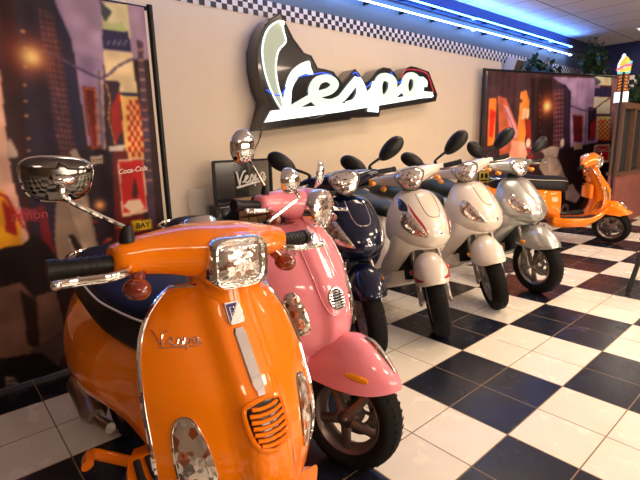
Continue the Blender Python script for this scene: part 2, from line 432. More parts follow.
# ------------------------------------------------------------------ classic scooter (steel body, round or square lamp)
LXW = [(.36,.140),(.40,.172),(.46,.194),(.54,.204),(.62,.206),(.70,.204),(.77,.196),(.82,.182),(.865,.157),(.90,.120),(.920,.082),(.931,.030)]
LXX = [(.36,-.120),(.42,-.075),(.48,-.050),(.55,-.043),(.62,-.055),(.70,-.090),(.78,-.145),(.85,-.193),(.90,-.220),(.931,-.235)]
def lx_half(z): return table(LXW, z)[0]*.965
def lx_x(y, z):
    w = lx_half(min(max(z, .36), .915)); xc = table(LXX, z)[0]
    s = min(abs(y)/max(w, .05), 1.15)
    sw = .055+.060*min(1, max(0, (.93-z)/.25))
    ridge = .027*(1/(1+math.exp((abs(y)-.052)/.006)))*min(1, max(0, (z-.40)/.08))
    return xc-.027+ridge-sw*s**2.0
def classic_scooter(name, paint, loc, head, steer, lean, sc, lamp, seat, label, cat='scooter', group=None, far=False):
    root = empty(name, loc, (lean, 0, head), sc); tag(root, label, cat, group)
    S = steer_matrix(steer); P = MT[paint]; I = Matrix()
    # leg shield: front skin, edge thickness, back skin
    rows = []; NZ, NY = 44, 40
    for i in range(NZ+1):
        z = .36+(.931-.36)*(i/NZ)
        w = lx_half(z); fr = []; bk = []
        for j in range(NY+1):
            s = -1+2*j/NY; y = w*s
            zz = z
            if z < .50:   # arch over the mudguard
                arch = .475-.5*abs(y) if abs(y) < .13 else .36
                zz = max(z, min(arch, .47) + (z-.36)*.25) if arch > z else z
            x = lx_x(y, zz); fr.append(Vector((x, y, zz))); bk.append(Vector((x-.016, y*.985, zz)))
        rows.append(fr+bk[::-1])
    mb = MB(I); mb.loft(rows, True, True); shield = mb.build('leg_shield', P, root, 50)
    # chrome trim round the edge
    tr = MB(I); edge = []
    for i in range(40):
        z = .37+(.929-.37)*i/39; edge.append((lx_x(lx_half(z), z)-.006, -lx_half(z)-.002, z))
    edge2 = [(a, -b, c) for a, b, c in edge][::-1]
    tr.tube(edge+edge2, .0062, 8); tr.build('edge_trim', MT['chrome'], shield)
    # central panel line
    # badge
    b = MB(I); f = lambda y, z: lx_x(y, z)
    bo = [(-.018,.888),(.014,.888),(.018,.851),(.014,.845),(-.014,.845),(-.018,.851)]
    pts = [Vector((f(y, z)+.002, y, z)) for y, z in bo]; b.prism(pts, (.006, 0, .002), 1)
    lo = [(-.016,.885),(.010,.885),(-.016,.850)]
    b.prism([Vector((f(y, z)+.0085, y, z+.002)) for y, z in lo], (.0012, 0, 0), 0)
    pp = [(-.011,.857),(-.011,.879),(-.002,.879),(.001,.874),(-.002,.868),(-.010,.868)]
    b.tube([(f(y, z)+.0105, y, z+.002) for y, z in pp], .0014, 6, 1)
    b.build('badge', [MT['badge_blue'], MT['badge_silver']], shield)
    if lamp == 'square':
        s_ = MB(I)
        rows = []
        for i in range(15):
            z = .838-.122*i/14; w = .0150 if 0 < i < 13 else .010
            rows.append([Vector((lx_x(0, z)+dx, yy, z)) for yy, dx in ((-w, -.002), (-w*.8, .006), (w*.8, .006), (w, -.002))])
        s_.loft(rows, True, True); s_.build('centre_strip', MT['chrome'], shield)
        # grille: raised frame and louvres
        out = [(-.043,.697),(-.025,.706),(0,.709),(.025,.706),(.043,.697),(.044,.660),(.034,.628),(0,.612),(-.034,.628),(-.044,.660)]
        g = MB(I); rim_on(g, out, lx_x, .0055, .002); g.build('grille_frame', P, shield)
        g = MB(I); patch(g, [(a*.9, .66+(b_-.66)*.9) for a, b_ in out], lx_x, .0015, .0005); g.build('grille_opening', MT['blackg'], shield)
        g = MB(I)
        for k in range(7):
            z = .697-.0112*k; w = (.030 if k == 0 else .037) if z > .65 else .037-.42*(.65-z)
            g.tube([(lx_x(y, z)+.006, y, z-.004*(1-(y/w)**2)) for y in (-w, -w*.5, 0, w*.5, w)], .0044, 6)
        g.build('grille_slats', P, shield)
    else:
        g = MB(I); c = (0, .655); R = .036
        out = [(R*1.0*math.cos(a), c[1]+R*1.05*math.sin(a)) for a in [2*PI*k/12 for k in range(12)]]
        patch(g, out, lx_x, .002, .0005); g.build('horn_opening', MT['blackg'], shield)
        g = MB(I)
        for k in range(7):
            z = c[1]+R*(.78-.26*k); w = math.sqrt(max(0, R*R-(z-c[1])**2))
            g.tube([(lx_x(y, z)+.005, y, z) for y in (-w, 0, w)], .0015, 6)
        rim_on(g, out, lx_x, .003, .003)
        g.build('horn_grille', MT['chrome'], shield)
        t_ = MB(I); rim_on(t_, [(-.058,.90),(-.058,.82),(-.058,.74),(-.056,.66),(-.045,.613),(-.025,.597),(0,.593),(.025,.597),(.045,.613),(.056,.66),(.058,.74),(.058,.82),(.058,.90)], lx_x, .0032, .0005, closed=False)
        t_.build('panel_edge', P, shield)
    # signals set into the shield
    for s in (-1, 1):
        out = [(s*.132,.684),(s*.152,.682),(s*.166,.655),(s*.170,.60),(s*.165,.555),(s*.150,.536),(s*.126,.534),(s*.108,.548),(s*.110,.600),(s*.120,.652)]
        l = MB(I); patch(l, out, lx_x, .012, -.001); sg = l.build('signal_lamp', MT['sig_lens'], root)
        l = MB(I); rim_on(l, out, lx_x, .0032, .002); l.build('lamp_bezel', MT['chrome'], sg)
    # script badge on the rider's right of the shield
    sb = MB(I)
    fn = lambda u, v: Vector((lx_x(-.158+.085*u, .812+.034*v-.004*u)+.003, -.158+.085*u, .812+.034*v-.004*u))
    script(sb, fn, .0013, uw=1); sb.build('script_emblem', MT['chrome'], shield)
    # inner shield with glove box, neck
    mb = MB(I)
    st = [(.30,-.30,.13),(.40,-.27,.14),(.52,-.24,.15),(.66,-.26,.15),(.78,-.30,.13),(.88,-.32,.085),(.905,-.31,.05)]
    rings = []
    for i in range(22):
        z = .30+(.905-.30)*i/21; xb, w = table(st, z); xf = table(LXX, max(z, .36))[0]-.055
        rings.append([Vector((q[0], q[1], z)) for q in [((xf+xb)/2+(xf-xb)/2*math.copysign(abs(math.cos(a))**.7, math.cos(a)), w*math.copysign(abs(math.sin(a))**.7, math.sin(a))) for a in [2*PI*k/26 for k in range(26)]]])
    mb.loft(rings); mb.box((-.30, 0, .63), (.05, .25, .17), bev=.02)
    inner = mb.build('inner_shield', P, root)
    ib = MB(I); ib.lathe([(-.345, .001), (-.345, .014), (-.31, .014)], 14, 'x', (0, .06, .785)); ib.build('ignition_lock', MT['blackp'], inner)
    ib = MB(I); ib.box((-.335, .05, .70), (.03, .02, .02), bev=.006); ib.build('glove_box_latch', MT['blackp'], inner)
    mb = MB(S); mb.tube([(-.262, 0, .86), (-.275, 0, .90), (-.285, 0, .95), (-.288, 0, .99)], lambda t: .060+.010*t, 20); mb.build('steering_neck', P, root)
    # floorboard
    fb = [(-.68,.135,.315,.21),(-.60,.175,.325,.215),(-.50,.195,.325,.22),(-.36,.198,.327,.225),(-.28,.195,.345,.26),(-.20,.188,.39,.31),(-.13,.165,.45,.37)]
    rings = []
    for i in range(26):
        x = -.68+.55*i/25; w, zt, zb = table(fb, x)
        rings.append([Vector((x, y, z)) for y, z in ((-w*.80, zb), (-w*.97, zb+(zt-zb)*.35), (-w, zt-.012), (-w*.97, zt), (-w*.5, zt), (0, zt), (w*.5, zt), (w*.97, zt), (w, zt-.012), (w*.97, zb+(zt-zb)*.35), (w*.80, zb))])
    mb = MB(I); mb.loft(rings); board = mb.build('floorboard', P, root)
    mb = MB(I)
    for y in (-.155, -.12, -.085, .085, .12, .155):
        w0 = [(x, y*(1 if x > -.52 else 1-(-.52-x)*.9), table(fb, x)[1]+.004) for x in (-.60, -.52, -.44, -.36, -.30, -.25)]
        mb.tube(w0, .0105, 6, flat=.5)
    mb.build('floor_mat', MT['mat_rubber'], board)
    for s in (-1, 1):
        mb = MB(I); mb.tube([(-.66, s*.12, .27), (-.72, s*.20, .30), (-.72, s*.245, .33), (-.66, s*.262, .335)], .013, 10, smooth=4, flat=1.5); mb.build('footrest', P, root)
    # running-board side with vents (the dark slots behind the shield)
    if True:
        for s in (-1, 1):
            vt = MB(I)
            for k in range(4):
                x = -.245+.026*k
                vt.tube([(x-.035, s*(.1515), .42+.012*k), (x+.012, s*(.1515), .52+.012*k)], .004, 6)
            vt.build('side_vents', MT['blackp'], inner)
    # rear body
    rb = [(-1.51,.045,.56,.65,.9),(-1.485,.09,.52,.69,.85),(-1.42,.155,.45,.71,.78),(-1.32,.205,.40,.715,.72),(-1.20,.240,.37,.715,.68),(-1.06,.252,.355,.71,.66),(-.94,.247,.36,.71,.66),(-.83,.218,.365,.705,.70),(-.74,.165,.33,.70,.80),(-.66,.130,.28,.69,.88),(-.615,.110,.25,.68,.9)]
    rings = [secyz(-1.51+.895*i/34, *[table(rb, -1.51+.895*i/34)[k] for k in (0,1,2,3)], n=2.5, k=36) for i in range(35)]
    mb = MB(I); mb.loft(rings); body = mb.build('rear_body', P, root, 60)
    # tail lamp
    mb = MB(I); mb.box((-1.505, 0, .665), (.03, .10, .06), bev=.015); mb.build('tail_lamp', MT['red'], root)
    # seat
    ss = [(-1.43,.06,.70,.765),(-1.40,.120,.68,.815),(-1.28,.158,.67,.845),(-1.10,.170,.66,.848),(-.98,.170,.655,.832),(-.82,.165,.65,.818),(-.68,.140,.645,.812),(-.58,.105,.645,.80),(-.530,.055,.65,.775)]
    rings = []
    for i in range(30):
        x = -1.43+.895*i/29; w, z0, z1 = table(ss, x); rings.append(secyz(x, w, z0-.015, z1, top=.86, n=2.9, k=28))
    mb = MB(I); mb.loft(rings)
    for i in range(29*28):
        if 2*PI*(i % 28+.5)/28 < PI and math.sin(2*PI*(i % 28+.5)/28) > .42: mb.m[i] = 1
    st_ = mb.build('seat', [MT['seat_black'], MT[seat]], root, 60)
    pp = MB(I); pl = []
    for i in range(29):
        x = -1.42+.87*i/28; w, z0, z1 = table(ss, x); pl.append((x, w*.945, z1-(z1-z0)*.27))
    pp.tube(pl+[(a, -b_, c) for a, b_, c in pl[::-1]], .0035, 6, closed=True); pp.build('piping', MT['piping'], st_)
    mb = MB(I); mb.tube([(-1.10,.15,.77),(-1.25,.165,.79),(-1.42,.12,.80),(-1.48,0,.80),(-1.42,-.12,.80),(-1.25,-.165,.79),(-1.10,-.15,.77)], .008, 8, smooth=5)
    mb.build('grab_rail', MT['chrome'], root)
    # engine, exhaust, stand
    mb = MB(I); mb.box((-1.10, .05, .24), (.42, .14, .14), bev=.04); mb.tube([(-1.0,.10,.24),(-1.27,.10,.215)], .06, 14)
    mb.tube([(-1.30,.09,.24),(-1.34,.09,.62)], .022, 10); mb.build('engine', MT['engine'], root)
    mb = MB(I); mb.tube([(-1.0,-.13,.22),(-1.08,-.15,.215),(-1.12,-.155,.22)], .02, 10); mb.tube([(-1.10,-.155,.225),(-1.14,-.155,.225),(-1.38,-.16,.25),(-1.42,-.16,.255)], lambda t: .05 if .1 < t < .9 else .03, 16)
    mb.build('exhaust', MT['satin'], root)
    mb = MB(I); lift = -math.sin(lean)
    ft = lambda y: y*lift+.009
    mb.tube([(-.78,.10,.24),(-.86,.17,.03),(-.88,.20,ft(.20))], .009, 8); mb.tube([(-.78,-.10,.24),(-.86,-.15,.05),(-.88,-.17,.03)], .009, 8)
    mb.tube([(-.82,-.10,.12),(-.82,.10,.12)], .008, 8); mb.build('stand', MT['engine'], root)
    wheel(root, 'rear_wheel', -1.28, .215, .115, .140, I, 5, 1, disc=False)
    # steered: front wheel, arm, mudguard
    wheel(root, 'front_wheel', 0, .205, .112, .140, S, 5, -1)
    mb = MB(S); mb.tube([(0, .045, .213), (-.03, .085, .23), (-.075, .085, .33), (-.10, .05, .45), (-.15, 0, .56), (-.20, 0, .66)], lambda t: .020+.006*t, 12, smooth=5)
    mb.tube([(.015,.088,.25),(-.06,.082,.46)], .022, 12); mb.box((.035,.062,.27), (.05,.03,.06), bev=.01)
    mb.build('fork_arm', MT['engine'], root)
    fs = [(-.21,.060,.410,.355),(-.16,.085,.460,.340),(-.08,.097,.505,.335),(-.01,.100,.525,.332),(.05,.096,.512,.332),(.10,.085,.478,.336),(.14,.067,.440,.344),(.17,.044,.408,.352),(.188,.020,.382,.358),(.193,.006,.374,.361)]
    if far: fs = [(a_, b2, max(c2, d2+.06), d2+.055) for a_, b2, c2, d2 in fs]
    fn_ = fender_mesh(S, fs, 'front_mudguard', P, root)
    mb = MB(S); pts = []
    for i in range(12):
        x = .035+.130*i/11; w, zt, zb = table(fs, x); pts.append((x, 0, zt+.002))
    mb.tube(pts, lambda t: .004+.010*math.sin(PI*min(1, t*1.15))**.6 if t < .87 else .006, 8); mb.build('mudguard_crest', MT['chrome'], fn_)
    for s in (-1, 1):
        mb = MB(S); rings = []
        for i in range(9):
            x = .015+.085*i/8; w, zt, zb = table(fs, x); hh = .013*math.sin(PI*min(max((i+.35)/8.7, .05), .95))**.35
            rings.append([Vector((x, s*(w*.93+d), .400+v*hh-.12*(x-.015))) for v, d in ((-1, -.006), (-1, .006), (-.5, .010), (.5, .009), (1, .003), (1, -.008))])
        mb.loft(rings, mi=0); mb.build('side_reflector', MT['amber'], fn_)
    # headset
    hs = [(0,-.300,.990,.105,.064),(.04,-.300,.992,.100,.062),(.08,-.303,.996,.084,.055),(.12,-.308,.997,.064,.047),(.16,-.314,.996,.048,.041),(.20,-.318,.993,.038,.035),(.218,-.320,.991,.033,.032),(.224,-.320,.991,.026,.026)]
    rings = []
    for i in range(45):
        y = -.224+.448*i/44; cx, cz, rx, rz = table(hs, abs(y)); rings.append(secxz(y, cx, cz, rx, rz, 2.3))
    mb = MB(S); mb.loft(rings)
    if lamp == 'round':
        sec = [(-.40,.03,.03,1.005,2),(-.36,.055,.05,1.002,2),(-.30,.072,.064,.995,2),(-.24,.077,.072,.986,2),(-.195,.073,.073,.981,2)]
    else:
        sec = [(-.40,.04,.03,1.005,2.2),(-.36,.065,.05,1.000,2.4),(-.30,.078,.062,.992,2.8),(-.24,.076,.060,.983,3.6),(-.205,.070,.054,.978,4.5)]
    rings = []
    for x, a, b_, zc, n in [(q, *table(sec, q)) for q in [sec[0][0]+(sec[-1][0]-sec[0][0])*i/12 for i in range(13)]]:
        rings.append([Vector((x, a*math.copysign(abs(math.cos(t))**(2/n), math.cos(t)), zc+b_*math.copysign(abs(math.sin(t))**(2/n), math.sin(t)))) for t in [2*PI*k/32 for k in range(32)]])
    mb.loft(rings); hset = mb.build('handlebar_cover', P, root, 50)
    x0, a, b_, zc, n = sec[-1]
    def rr(x, s, dz=0, aa=None, bb=None):
        aa = (aa or a)*s; bb = (bb or b_)*s
        return [Vector((x-(.0 if lamp == 'round' else .10)*(v-zc)*.6, y, v)) for y, v in [(aa*math.copysign(abs(math.cos(t))**(2/n), math.cos(t)), zc+bb*math.copysign(abs(math.sin(t))**(2/n), math.sin(t))) for t in [2*PI*k/40 for k in range(40)]]]
    mb = MB(S); mb.loft([rr(x0-.035, 1.02), rr(x0-.004, 1.045), rr(x0+.012, 1.03), rr(x0+.018, .97), rr(x0+.012, .91), rr(x0+.0, .88)], True, False)
    hb = mb.build('headlight_bezel', MT['chrome'], root, 60)
    mb = MB(S); mb.loft([rr(x0+.002, .90), rr(x0+.012, .80), rr(x0+.020, .5), rr(x0+.023, .02)], True, True); mb.build('headlight_lens', MT['bulb_lens'], hb)
    # instrument
    mb = MB(S); T = Matrix.Translation((-.365, 0, 1.040)) @ Matrix.Rotation(-.45, 4, 'Y')
    mb.lathe([(-.03, .048), (.002, .046), (.010, .040), (.006, .036)], 28, 'z', (0,0,0), 0, T); mb.lathe([(.006, .037), (.006, .001)], 28, 'z', (0,0,0), 1, T)
    mb.build('speedometer', [MT['chrome'], MT['blackg']], root)
    mb = MB(S)
    for s in (-1, 1): mb.box((-.345, s*.195, 1.00), (.035, .05, .035), bev=.01)
    mb.build('switchgear', MT['blackp'], root)
    grips(root, S, .224, .322, .984, -.320, 'chrome')
    for s in (-1, 1):
        mb = MB(S); mb.tube([(-.30, s*.17, .975), (-.285, s*.19, .95)], .013, 10); mb.ball((-.268, s*.198, .938), (.032, .026, .022))
        mb.build('turn_signal', MT['darkamber'] if lamp == 'square' else MT['darkamber'], root)
    if lamp == 'square':
        if not far:
            mirror_chrome(root, S, (-.31, -.195, 1.030), (-.33, -.308, 1.150), (-.85, .10, .12), (.056, .039), True, under=True)
            mirror_chrome(root, S, (-.33, .185, 1.010), (-.33, .262, 1.145), (-.9, -.35, -.1), (.042, .036), False, elbow=(-.33, .300, 1.098))
    else:
        mirror_chrome(root, S, (-.31, -.200, 1.030), (-.33, -.306, 1.185), (-1, .25, .05), (.048, .060), False)
        mirror_chrome(root, S, (-.33, .16, 1.03), (-.34, .190, 1.120), (-.80, -.60, .05), (.045, .058), False)
    return root

# ------------------------------------------------------------------ modern scooter (plastic body, lamp in the handlebar fairing)
FYW = [(.575,.100),(.590,.160),(.620,.200),(.665,.218),(.720,.220),(.780,.210),(.830,.194),(.880,.170),(.915,.140),(.938,.100),(.948,.045)]
FYX = [(.575,-.070),(.590,-.030),(.620,.000),(.665,.012),(.720,-.005),(.780,-.045),(.830,-.085),(.880,-.130),(.915,-.165),(.938,-.200),(.948,-.23)]
def fy_x(y, z):
    w = table(FYW, z)[0]; xf = table(FYX, z)[0]; xb = -.30
    t = 1-min(1, abs(y)/w)**2.1
    return xb+(xf-xb)*max(t, 0)**(1/1.9)
def modern_scooter(name, paint, loc, head, steer, lean, sc, label, group=None, decal=None, seat='seat_green'):
    root = empty(name, loc, (lean, 0, head), sc); tag(root, label, 'scooter', group)
    S = steer_matrix(steer); P = MT[paint]; I = Matrix()
    mb = MB(I); rings = []
    for i in range(36):
        z = .575+.373*i/35; rings.append(ringxy(z, -.30, table(FYX, z)[0], table(FYW, z)[0], 2.1, 1.9))
    mb.loft(rings); shield = mb.build('front_shield', P, root, 50)
    g = MB(I); rim_on(g, [(-.060,.925),(-.064,.885),(-.060,.83),(-.045,.797),(-.02,.787),(.02,.787),(.045,.797),(.060,.83),(.064,.885),(.060,.925)], fy_x, .0035, -.0012, closed=False)
    g.build('panel_groove', MT['satin'] if paint != 'navy' else MT['chrome'], shield)
    # round emblem
    g = MB(I); out = [(.016*math.cos(2*PI*k/10), .690+.017*math.sin(2*PI*k/10)) for k in range(10)]
    patch(g, out, fy_x, .004, -.001); g.build('emblem', MT['badge_silver'], shield)
    g = MB(I); patch(g, [(y*.55, .690+(z-.690)*.55) for y, z in out], fy_x, .0058, .003); g.build('emblem_centre', MT['badge_blue'], shield)
    for s in (-1, 1):
        out = [(s*.148,.815),(s*.168,.812),(s*.185,.775),(s*.188,.725),(s*.165,.690),(s*.130,.676),(s*.088,.668),(s*.098,.695),(s*.118,.735),(s*.135,.78)]
        l = MB(I); patch(l, out, fy_x, .012, -.001, rings=(1,.97,.8,.6,.35,.1)); o = l.build('signal_lamp', MT['sig_lens'], root)
        l = MB(I); rim_on(l, out, fy_x, .0028, .001); l.build('lamp_bezel', MT['satin'], o)
    if decal:
        for s in (-1, 1):
            g = MB(I); patch(g, [(s*.150,.90),(s*.168,.86),(s*.176,.825),(s*.160,.820),(s*.146,.822),(s*.138,.86)], fy_x, .0012, -.0005); g.build('dark_stripe', MT['decal_dark'], shield)
            g = MB(I); patch(g, [(s*.132,.865),(s*.130,.80),(s*.110,.74),(s*.080,.675),(s*.094,.74),(s*.115,.80)], fy_x, .0014, -.0003); g.build('red_stripe', MT['decal_red'], shield)
    # lower shield wings
    st = [(.27,-.26,.150),(.34,-.235,.175),(.42,-.190,.198),(.50,-.120,.212),(.57,-.070,.214),(.64,-.060,.210),(.68,-.08,.20)]
    mb = MB(I); rings = []
    for i in range(20):
        z = .27+.41*i/19; xf, w = table(st, z)
        r = []
        for k in range(31):
            y = -w+2*w*k/30
            cut = -.16*math.exp(-(y/.105)**4)*(1 if z < .565 else 0)
            r.append(Vector((xf-.14*(abs(y)/w)**2.6+cut, y, z)))
        for k in range(31):
            y = w-2*w*k/30; r.append(Vector((xf-.14*(abs(y)/w)**2.6-.06-.03*(1-(y/w)**2)-.16*math.exp(-(y/.105)**4)*(1 if z < .565 else 0), y*.97, z)))
        rings.append(r)
    mb.loft(rings); mb.build('lower_shield', P, root, 50)
    mb = MB(I); mb.box((-.33, 0, .44), (.06, .28, .34), bev=.03); mb.build('under_cover', MT['blackp'], root)
    mb = MB(I); rings = []
    st2 = [(.32,-.42,.12),(.50,-.36,.15),(.70,-.36,.15),(.86,-.38,.12),(.94,-.36,.07)]
    for i in range(16):
        z = .32+.62*i/15; xb, w = table(st2, z)
        rings.append([Vector(((-.25+xb)/2+(-.25-xb)/2*math.copysign(abs(math.cos(a))**.7, math.cos(a)), w*math.copysign(abs(math.sin(a))**.7, math.sin(a)), z)) for a in [2*PI*k/24 for k in range(24)]])
    mb.loft(rings); mb.build('inner_shield', MT['blackp'], root)
    mb = MB(S); mb.tube([(-.262,0,.90),(-.28,0,.95),(-.285,0,1.0)], .055, 18); mb.build('steering_neck', MT['blackp'], root)
    fb = [(-.72,.14,.30,.21),(-.60,.18,.30,.21),(-.45,.20,.30,.22),(-.34,.20,.33,.25),(-.26,.185,.39,.30)]
    rings = []
    for i in range(18):
        x = -.72+.46*i/17; w, zt, zb = table(fb, x)
        rings.append([Vector((x, y, z)) for y, z in ((-w*.8, zb), (-w, zb+.03), (-w, zt-.01), (-w*.96, zt), (0, zt), (w*.96, zt), (w, zt-.01), (w, zb+.03), (w*.8, zb))])
    mb = MB(I); mb.loft(rings); fbd = mb.build('floorboard', P, root)
    mb = MB(I)
    for k in range(7): mb.box((-.52, -.135+.045*k, .303), (.26, .028, .008), bev=.003)
    mb.build('floor_mat', MT['mat_rubber'], fbd)
    rb = [(-1.62,.04,.66,.74,.9),(-1.58,.09,.61,.775,.85),(-1.48,.140,.54,.785,.8),(-1.34,.180,.46,.785,.78),(-1.18,.205,.40,.78,.75),(-1.02,.212,.37,.775,.72),(-.90,.200,.35,.765,.74),(-.80,.175,.32,.755,.8),(-.72,.145,.28,.74,.85),(-.67,.12,.26,.72,.9)]
    rings = [secyz(-1.62+.95*i/30, *table(rb, -1.62+.95*i/30), n=2.7, k=34) for i in range(31)]
    mb = MB(I); mb.loft(rings); mb.build('rear_body', P, root, 60)
    mb = MB(I); mb.box((-1.60,0,.71), (.04,.13,.05), bev=.015); mb.build('tail_lamp', MT['red'], root)
    ss = [(-1.50,.06,.775,.815),(-1.46,.12,.77,.855),(-1.32,.155,.768,.885),(-1.15,.165,.765,.885),(-1.04,.160,.762,.850),(-.88,.155,.755,.835),(-.72,.125,.745,.825),(-.62,.085,.735,.80),(-.585,.05,.73,.775)]
    rings = [secyz(-1.50+.915*i/26, table(ss, -1.50+.915*i/26)[0], table(ss, -1.50+.915*i/26)[1]-.02, table(ss, -1.50+.915*i/26)[2], top=.85, n=2.9) for i in range(27)]
    mb = MB(I); mb.loft(rings); mb.build('seat', MT[seat], root, 60)
    mb = MB(I); mb.tube([(-1.22,.17,.80),(-1.40,.175,.825),(-1.56,.13,.84),(-1.62,0,.845),(-1.56,-.13,.84),(-1.40,-.175,.825),(-1.22,-.17,.80)], .011, 8, smooth=5); mb.build('grab_rail', MT['blackp'], root)
    mb = MB(I); mb.box((-1.15,.06,.25), (.44,.14,.15), bev=.04); mb.tube([(-1.05,.11,.25),(-1.32,.11,.235)], .065, 14); mb.tube([(-1.36,.10,.26),(-1.42,.10,.64)], .022, 10); mb.build('engine', MT['engine'], root)
    mb = MB(I); mb.tube([(-1.12,-.16,.25),(-1.18,-.16,.25),(-1.46,-.17,.30),(-1.50,-.17,.305)], lambda t: .055 if .1 < t < .9 else .03, 16); mb.build('exhaust', MT['satin'], root)
    lift = -math.sin(lean)
    mb = MB(I); mb.tube([(-.82,.10,.26),(-.90,.17,.03),(-.92,.20,.2*lift+.009)], .010, 8); mb.tube([(-.82,-.10,.26),(-.90,-.15,.05),(-.92,-.17,.03)], .010, 8); mb.tube([(-.86,-.10,.13),(-.86,.10,.13)], .008, 8)
    mb.build('stand', MT['engine'], root)
    wheel(root, 'rear_wheel', -1.34, .235, .115, .155, I, 10, 1, disc=False, metal='satin', simple=True)
    wheel(root, 'front_wheel', 0, .235, .115, .158, S, 10, -1, metal='satin', simple=True)
    for s in (-1, 1):
        mb = MB(S); mb.tube([(-.006, s*.090, .235), (-.030, s*.090, .31), (-.06, s*.090, .40), (-.105, s*.088, .50), (-.15, s*.075, .60)], lambda t: .019 if t < .45 else .015, 12)
        mb.ball((-.002, s*.098, .235), (.022,.014,.022)); mb.box((-.028, s*.092, .30), (.045,.02,.05), bev=.008)
        fk = mb.build('fork_leg', MT['satin'], root)
        mb = MB(S); mb.ball((-.045, s*.118, .445), (.026,.014,.017)); mb.build('side_reflector', MT['amber'] if decal is None else MT['red'], fk)
    mb = MB(S); mb.box((-.06, .062, .30), (.05,.03,.08), bev=.01); mb.build('brake_caliper', MT['engine'], root)
    fs = [(-.20,.060,.450,.415),(-.15,.090,.505,.410),(-.08,.108,.555,.405),(-.01,.113,.572,.402),(.05,.112,.560,.402),(.10,.102,.530,.404),(.14,.086,.495,.408),(.17,.064,.462,.414),(.188,.036,.436,.420),(.194,.012,.426,.424)]
    fd = fender_mesh(S, fs, 'front_mudguard', P, root, 2.2)
    if decal:
        for s in (-1, 1):
            mb = MB(S); rings = []
            for i in range(9):
                x = .04+.12*i/8; w, zt, zb = table(fs, x); hh = .006+.03*(1-i/8)
                r = []
                for v in (-1, 0, 1):
                    z = zb+.035+v*hh*.7; q = min(1, max(0, (z-zb)/(zt-zb))); yy = w*(1-q**2.2)**(1/2.2)
                    r.append(Vector((x, s*(yy+.0025), z)))
                rings.append(r)
            mb.loft(rings, False, False); mb.build('red_stripe', MT['decal_red'], fd)
    # handlebar fairing
    hs = [(0,-.290,1.035,.100,.058),(.05,-.290,1.036,.096,.057),(.09,-.296,1.040,.082,.052),(.13,-.306,1.044,.062,.044),(.17,-.318,1.048,.044,.036),(.215,-.328,1.050,.032,.029),(.24,-.330,1.050,.022,.022)]
    rings = []
    for i in range(41):
        y = -.24+.48*i/40; cx, cz, rx, rz = table(hs, abs(y)); rings.append(secxz(y, cx, cz, rx, rz, 2.3))
    mb = MB(S); mb.loft(rings)
    tri = [(0,.062),(.050,.058),(.088,.036),(.092,.012),(.070,-.030),(.040,-.062),(0,-.074),(-.040,-.062),(-.070,-.030),(-.092,.012),(-.088,.036),(-.050,.058)]
    T2 = cr([(0, a, b) for a, b in tri], 4, True); zc = 1.038
    def tr_(x, s, tilt=.35): return [Vector((x-tilt*p.z*s, p.y*s, zc+p.z*s)) for p in T2]
    mb.loft([tr_(-.37, .5), tr_(-.33, .85), tr_(-.27, 1.06), tr_(-.235, 1.10), tr_(-.217, 1.08)]); hc = mb.build('handlebar_cover', P, root, 50)
    mb = MB(S); mb.loft([tr_(-.225, 1.06), tr_(-.213, 1.08), tr_(-.207, 1.02), tr_(-.213, .94)], True, False); hb = mb.build('headlight_bezel', MT['satin'], root, 60)
    mb = MB(S); mb.loft([tr_(-.217, .98), tr_(-.201, .87), tr_(-.191, .55), tr_(-.187, .03)]); mb.build('headlight_lens', MT['bulb_lens'], hb)
    mb = MB(S); mb.box((-.345, 0, 1.075), (.09, .16, .035), bev=.014); mb.build('instrument_panel', MT['blackg'], root)
    grips(root, S, .240, .350, 1.050, -.328, 'satin')
    for s in (-1, 1):
        mb = MB(S); mb.tube([(-.30, s*.17, 1.02), (-.275, s*.18, 1.0)], .009, 8); mb.ball((-.262, s*.182, .994), (.027,.022,.018)); mb.build('turn_signal', MT['amber'], root)
    mirror_black(root, S, (-.32, -.195, 1.070), (-.35, -.350, 1.195), -1)
    mirror_black(root, S, (-.32, .195, 1.070), (-.345, .350, 1.185), 1)
    return root

# poses: ground point under the front wheel, heading, steering, lean
classic_scooter('scooter', 'orange', (.730,-1.276,0), -.055, .17, -.004, 1.028, 'square', 'seat_navy', 'glossy orange scooter nearest the camera, rectangular chrome headlight, ribbed grille')
classic_scooter('scooter', 'pink', (.236,-.614,0), .0, .305, -.005, 1.025, 'round', 'seat_navy', 'pink scooter with round chrome headlight, between the large orange and the navy scooter')
modern_scooter('scooter', 'navy', (-.367,.146,0), -.290, -.282, .0, .992, 'dark navy blue scooter with black mirrors, directly behind the pink one', seat='seat_black')
modern_scooter('scooter', 'white', (-.251,.669,0), -.295, -.563, -.01, .99, 'pearl white scooter with red stripes on its front mudguard, beside the navy one', decal=True)
modern_scooter('scooter', 'white', (-.244,1.367,0), -.219, -.604, .0, .998, 'plain pearl white scooter without stripes, between the striped white one and the silver one')
modern_scooter('scooter', 'silver', (-.178,1.965,0), -.207, -.122, .0, .993, 'silver scooter with its spoked front wheel seen from the side')
classic_scooter('scooter', 'orange', (-.36,4.35,0), .70, -.65, .0, 1.0, 'square', 'seat_black', 'orange scooter seen side on at the far end, before the city banner', far=True)

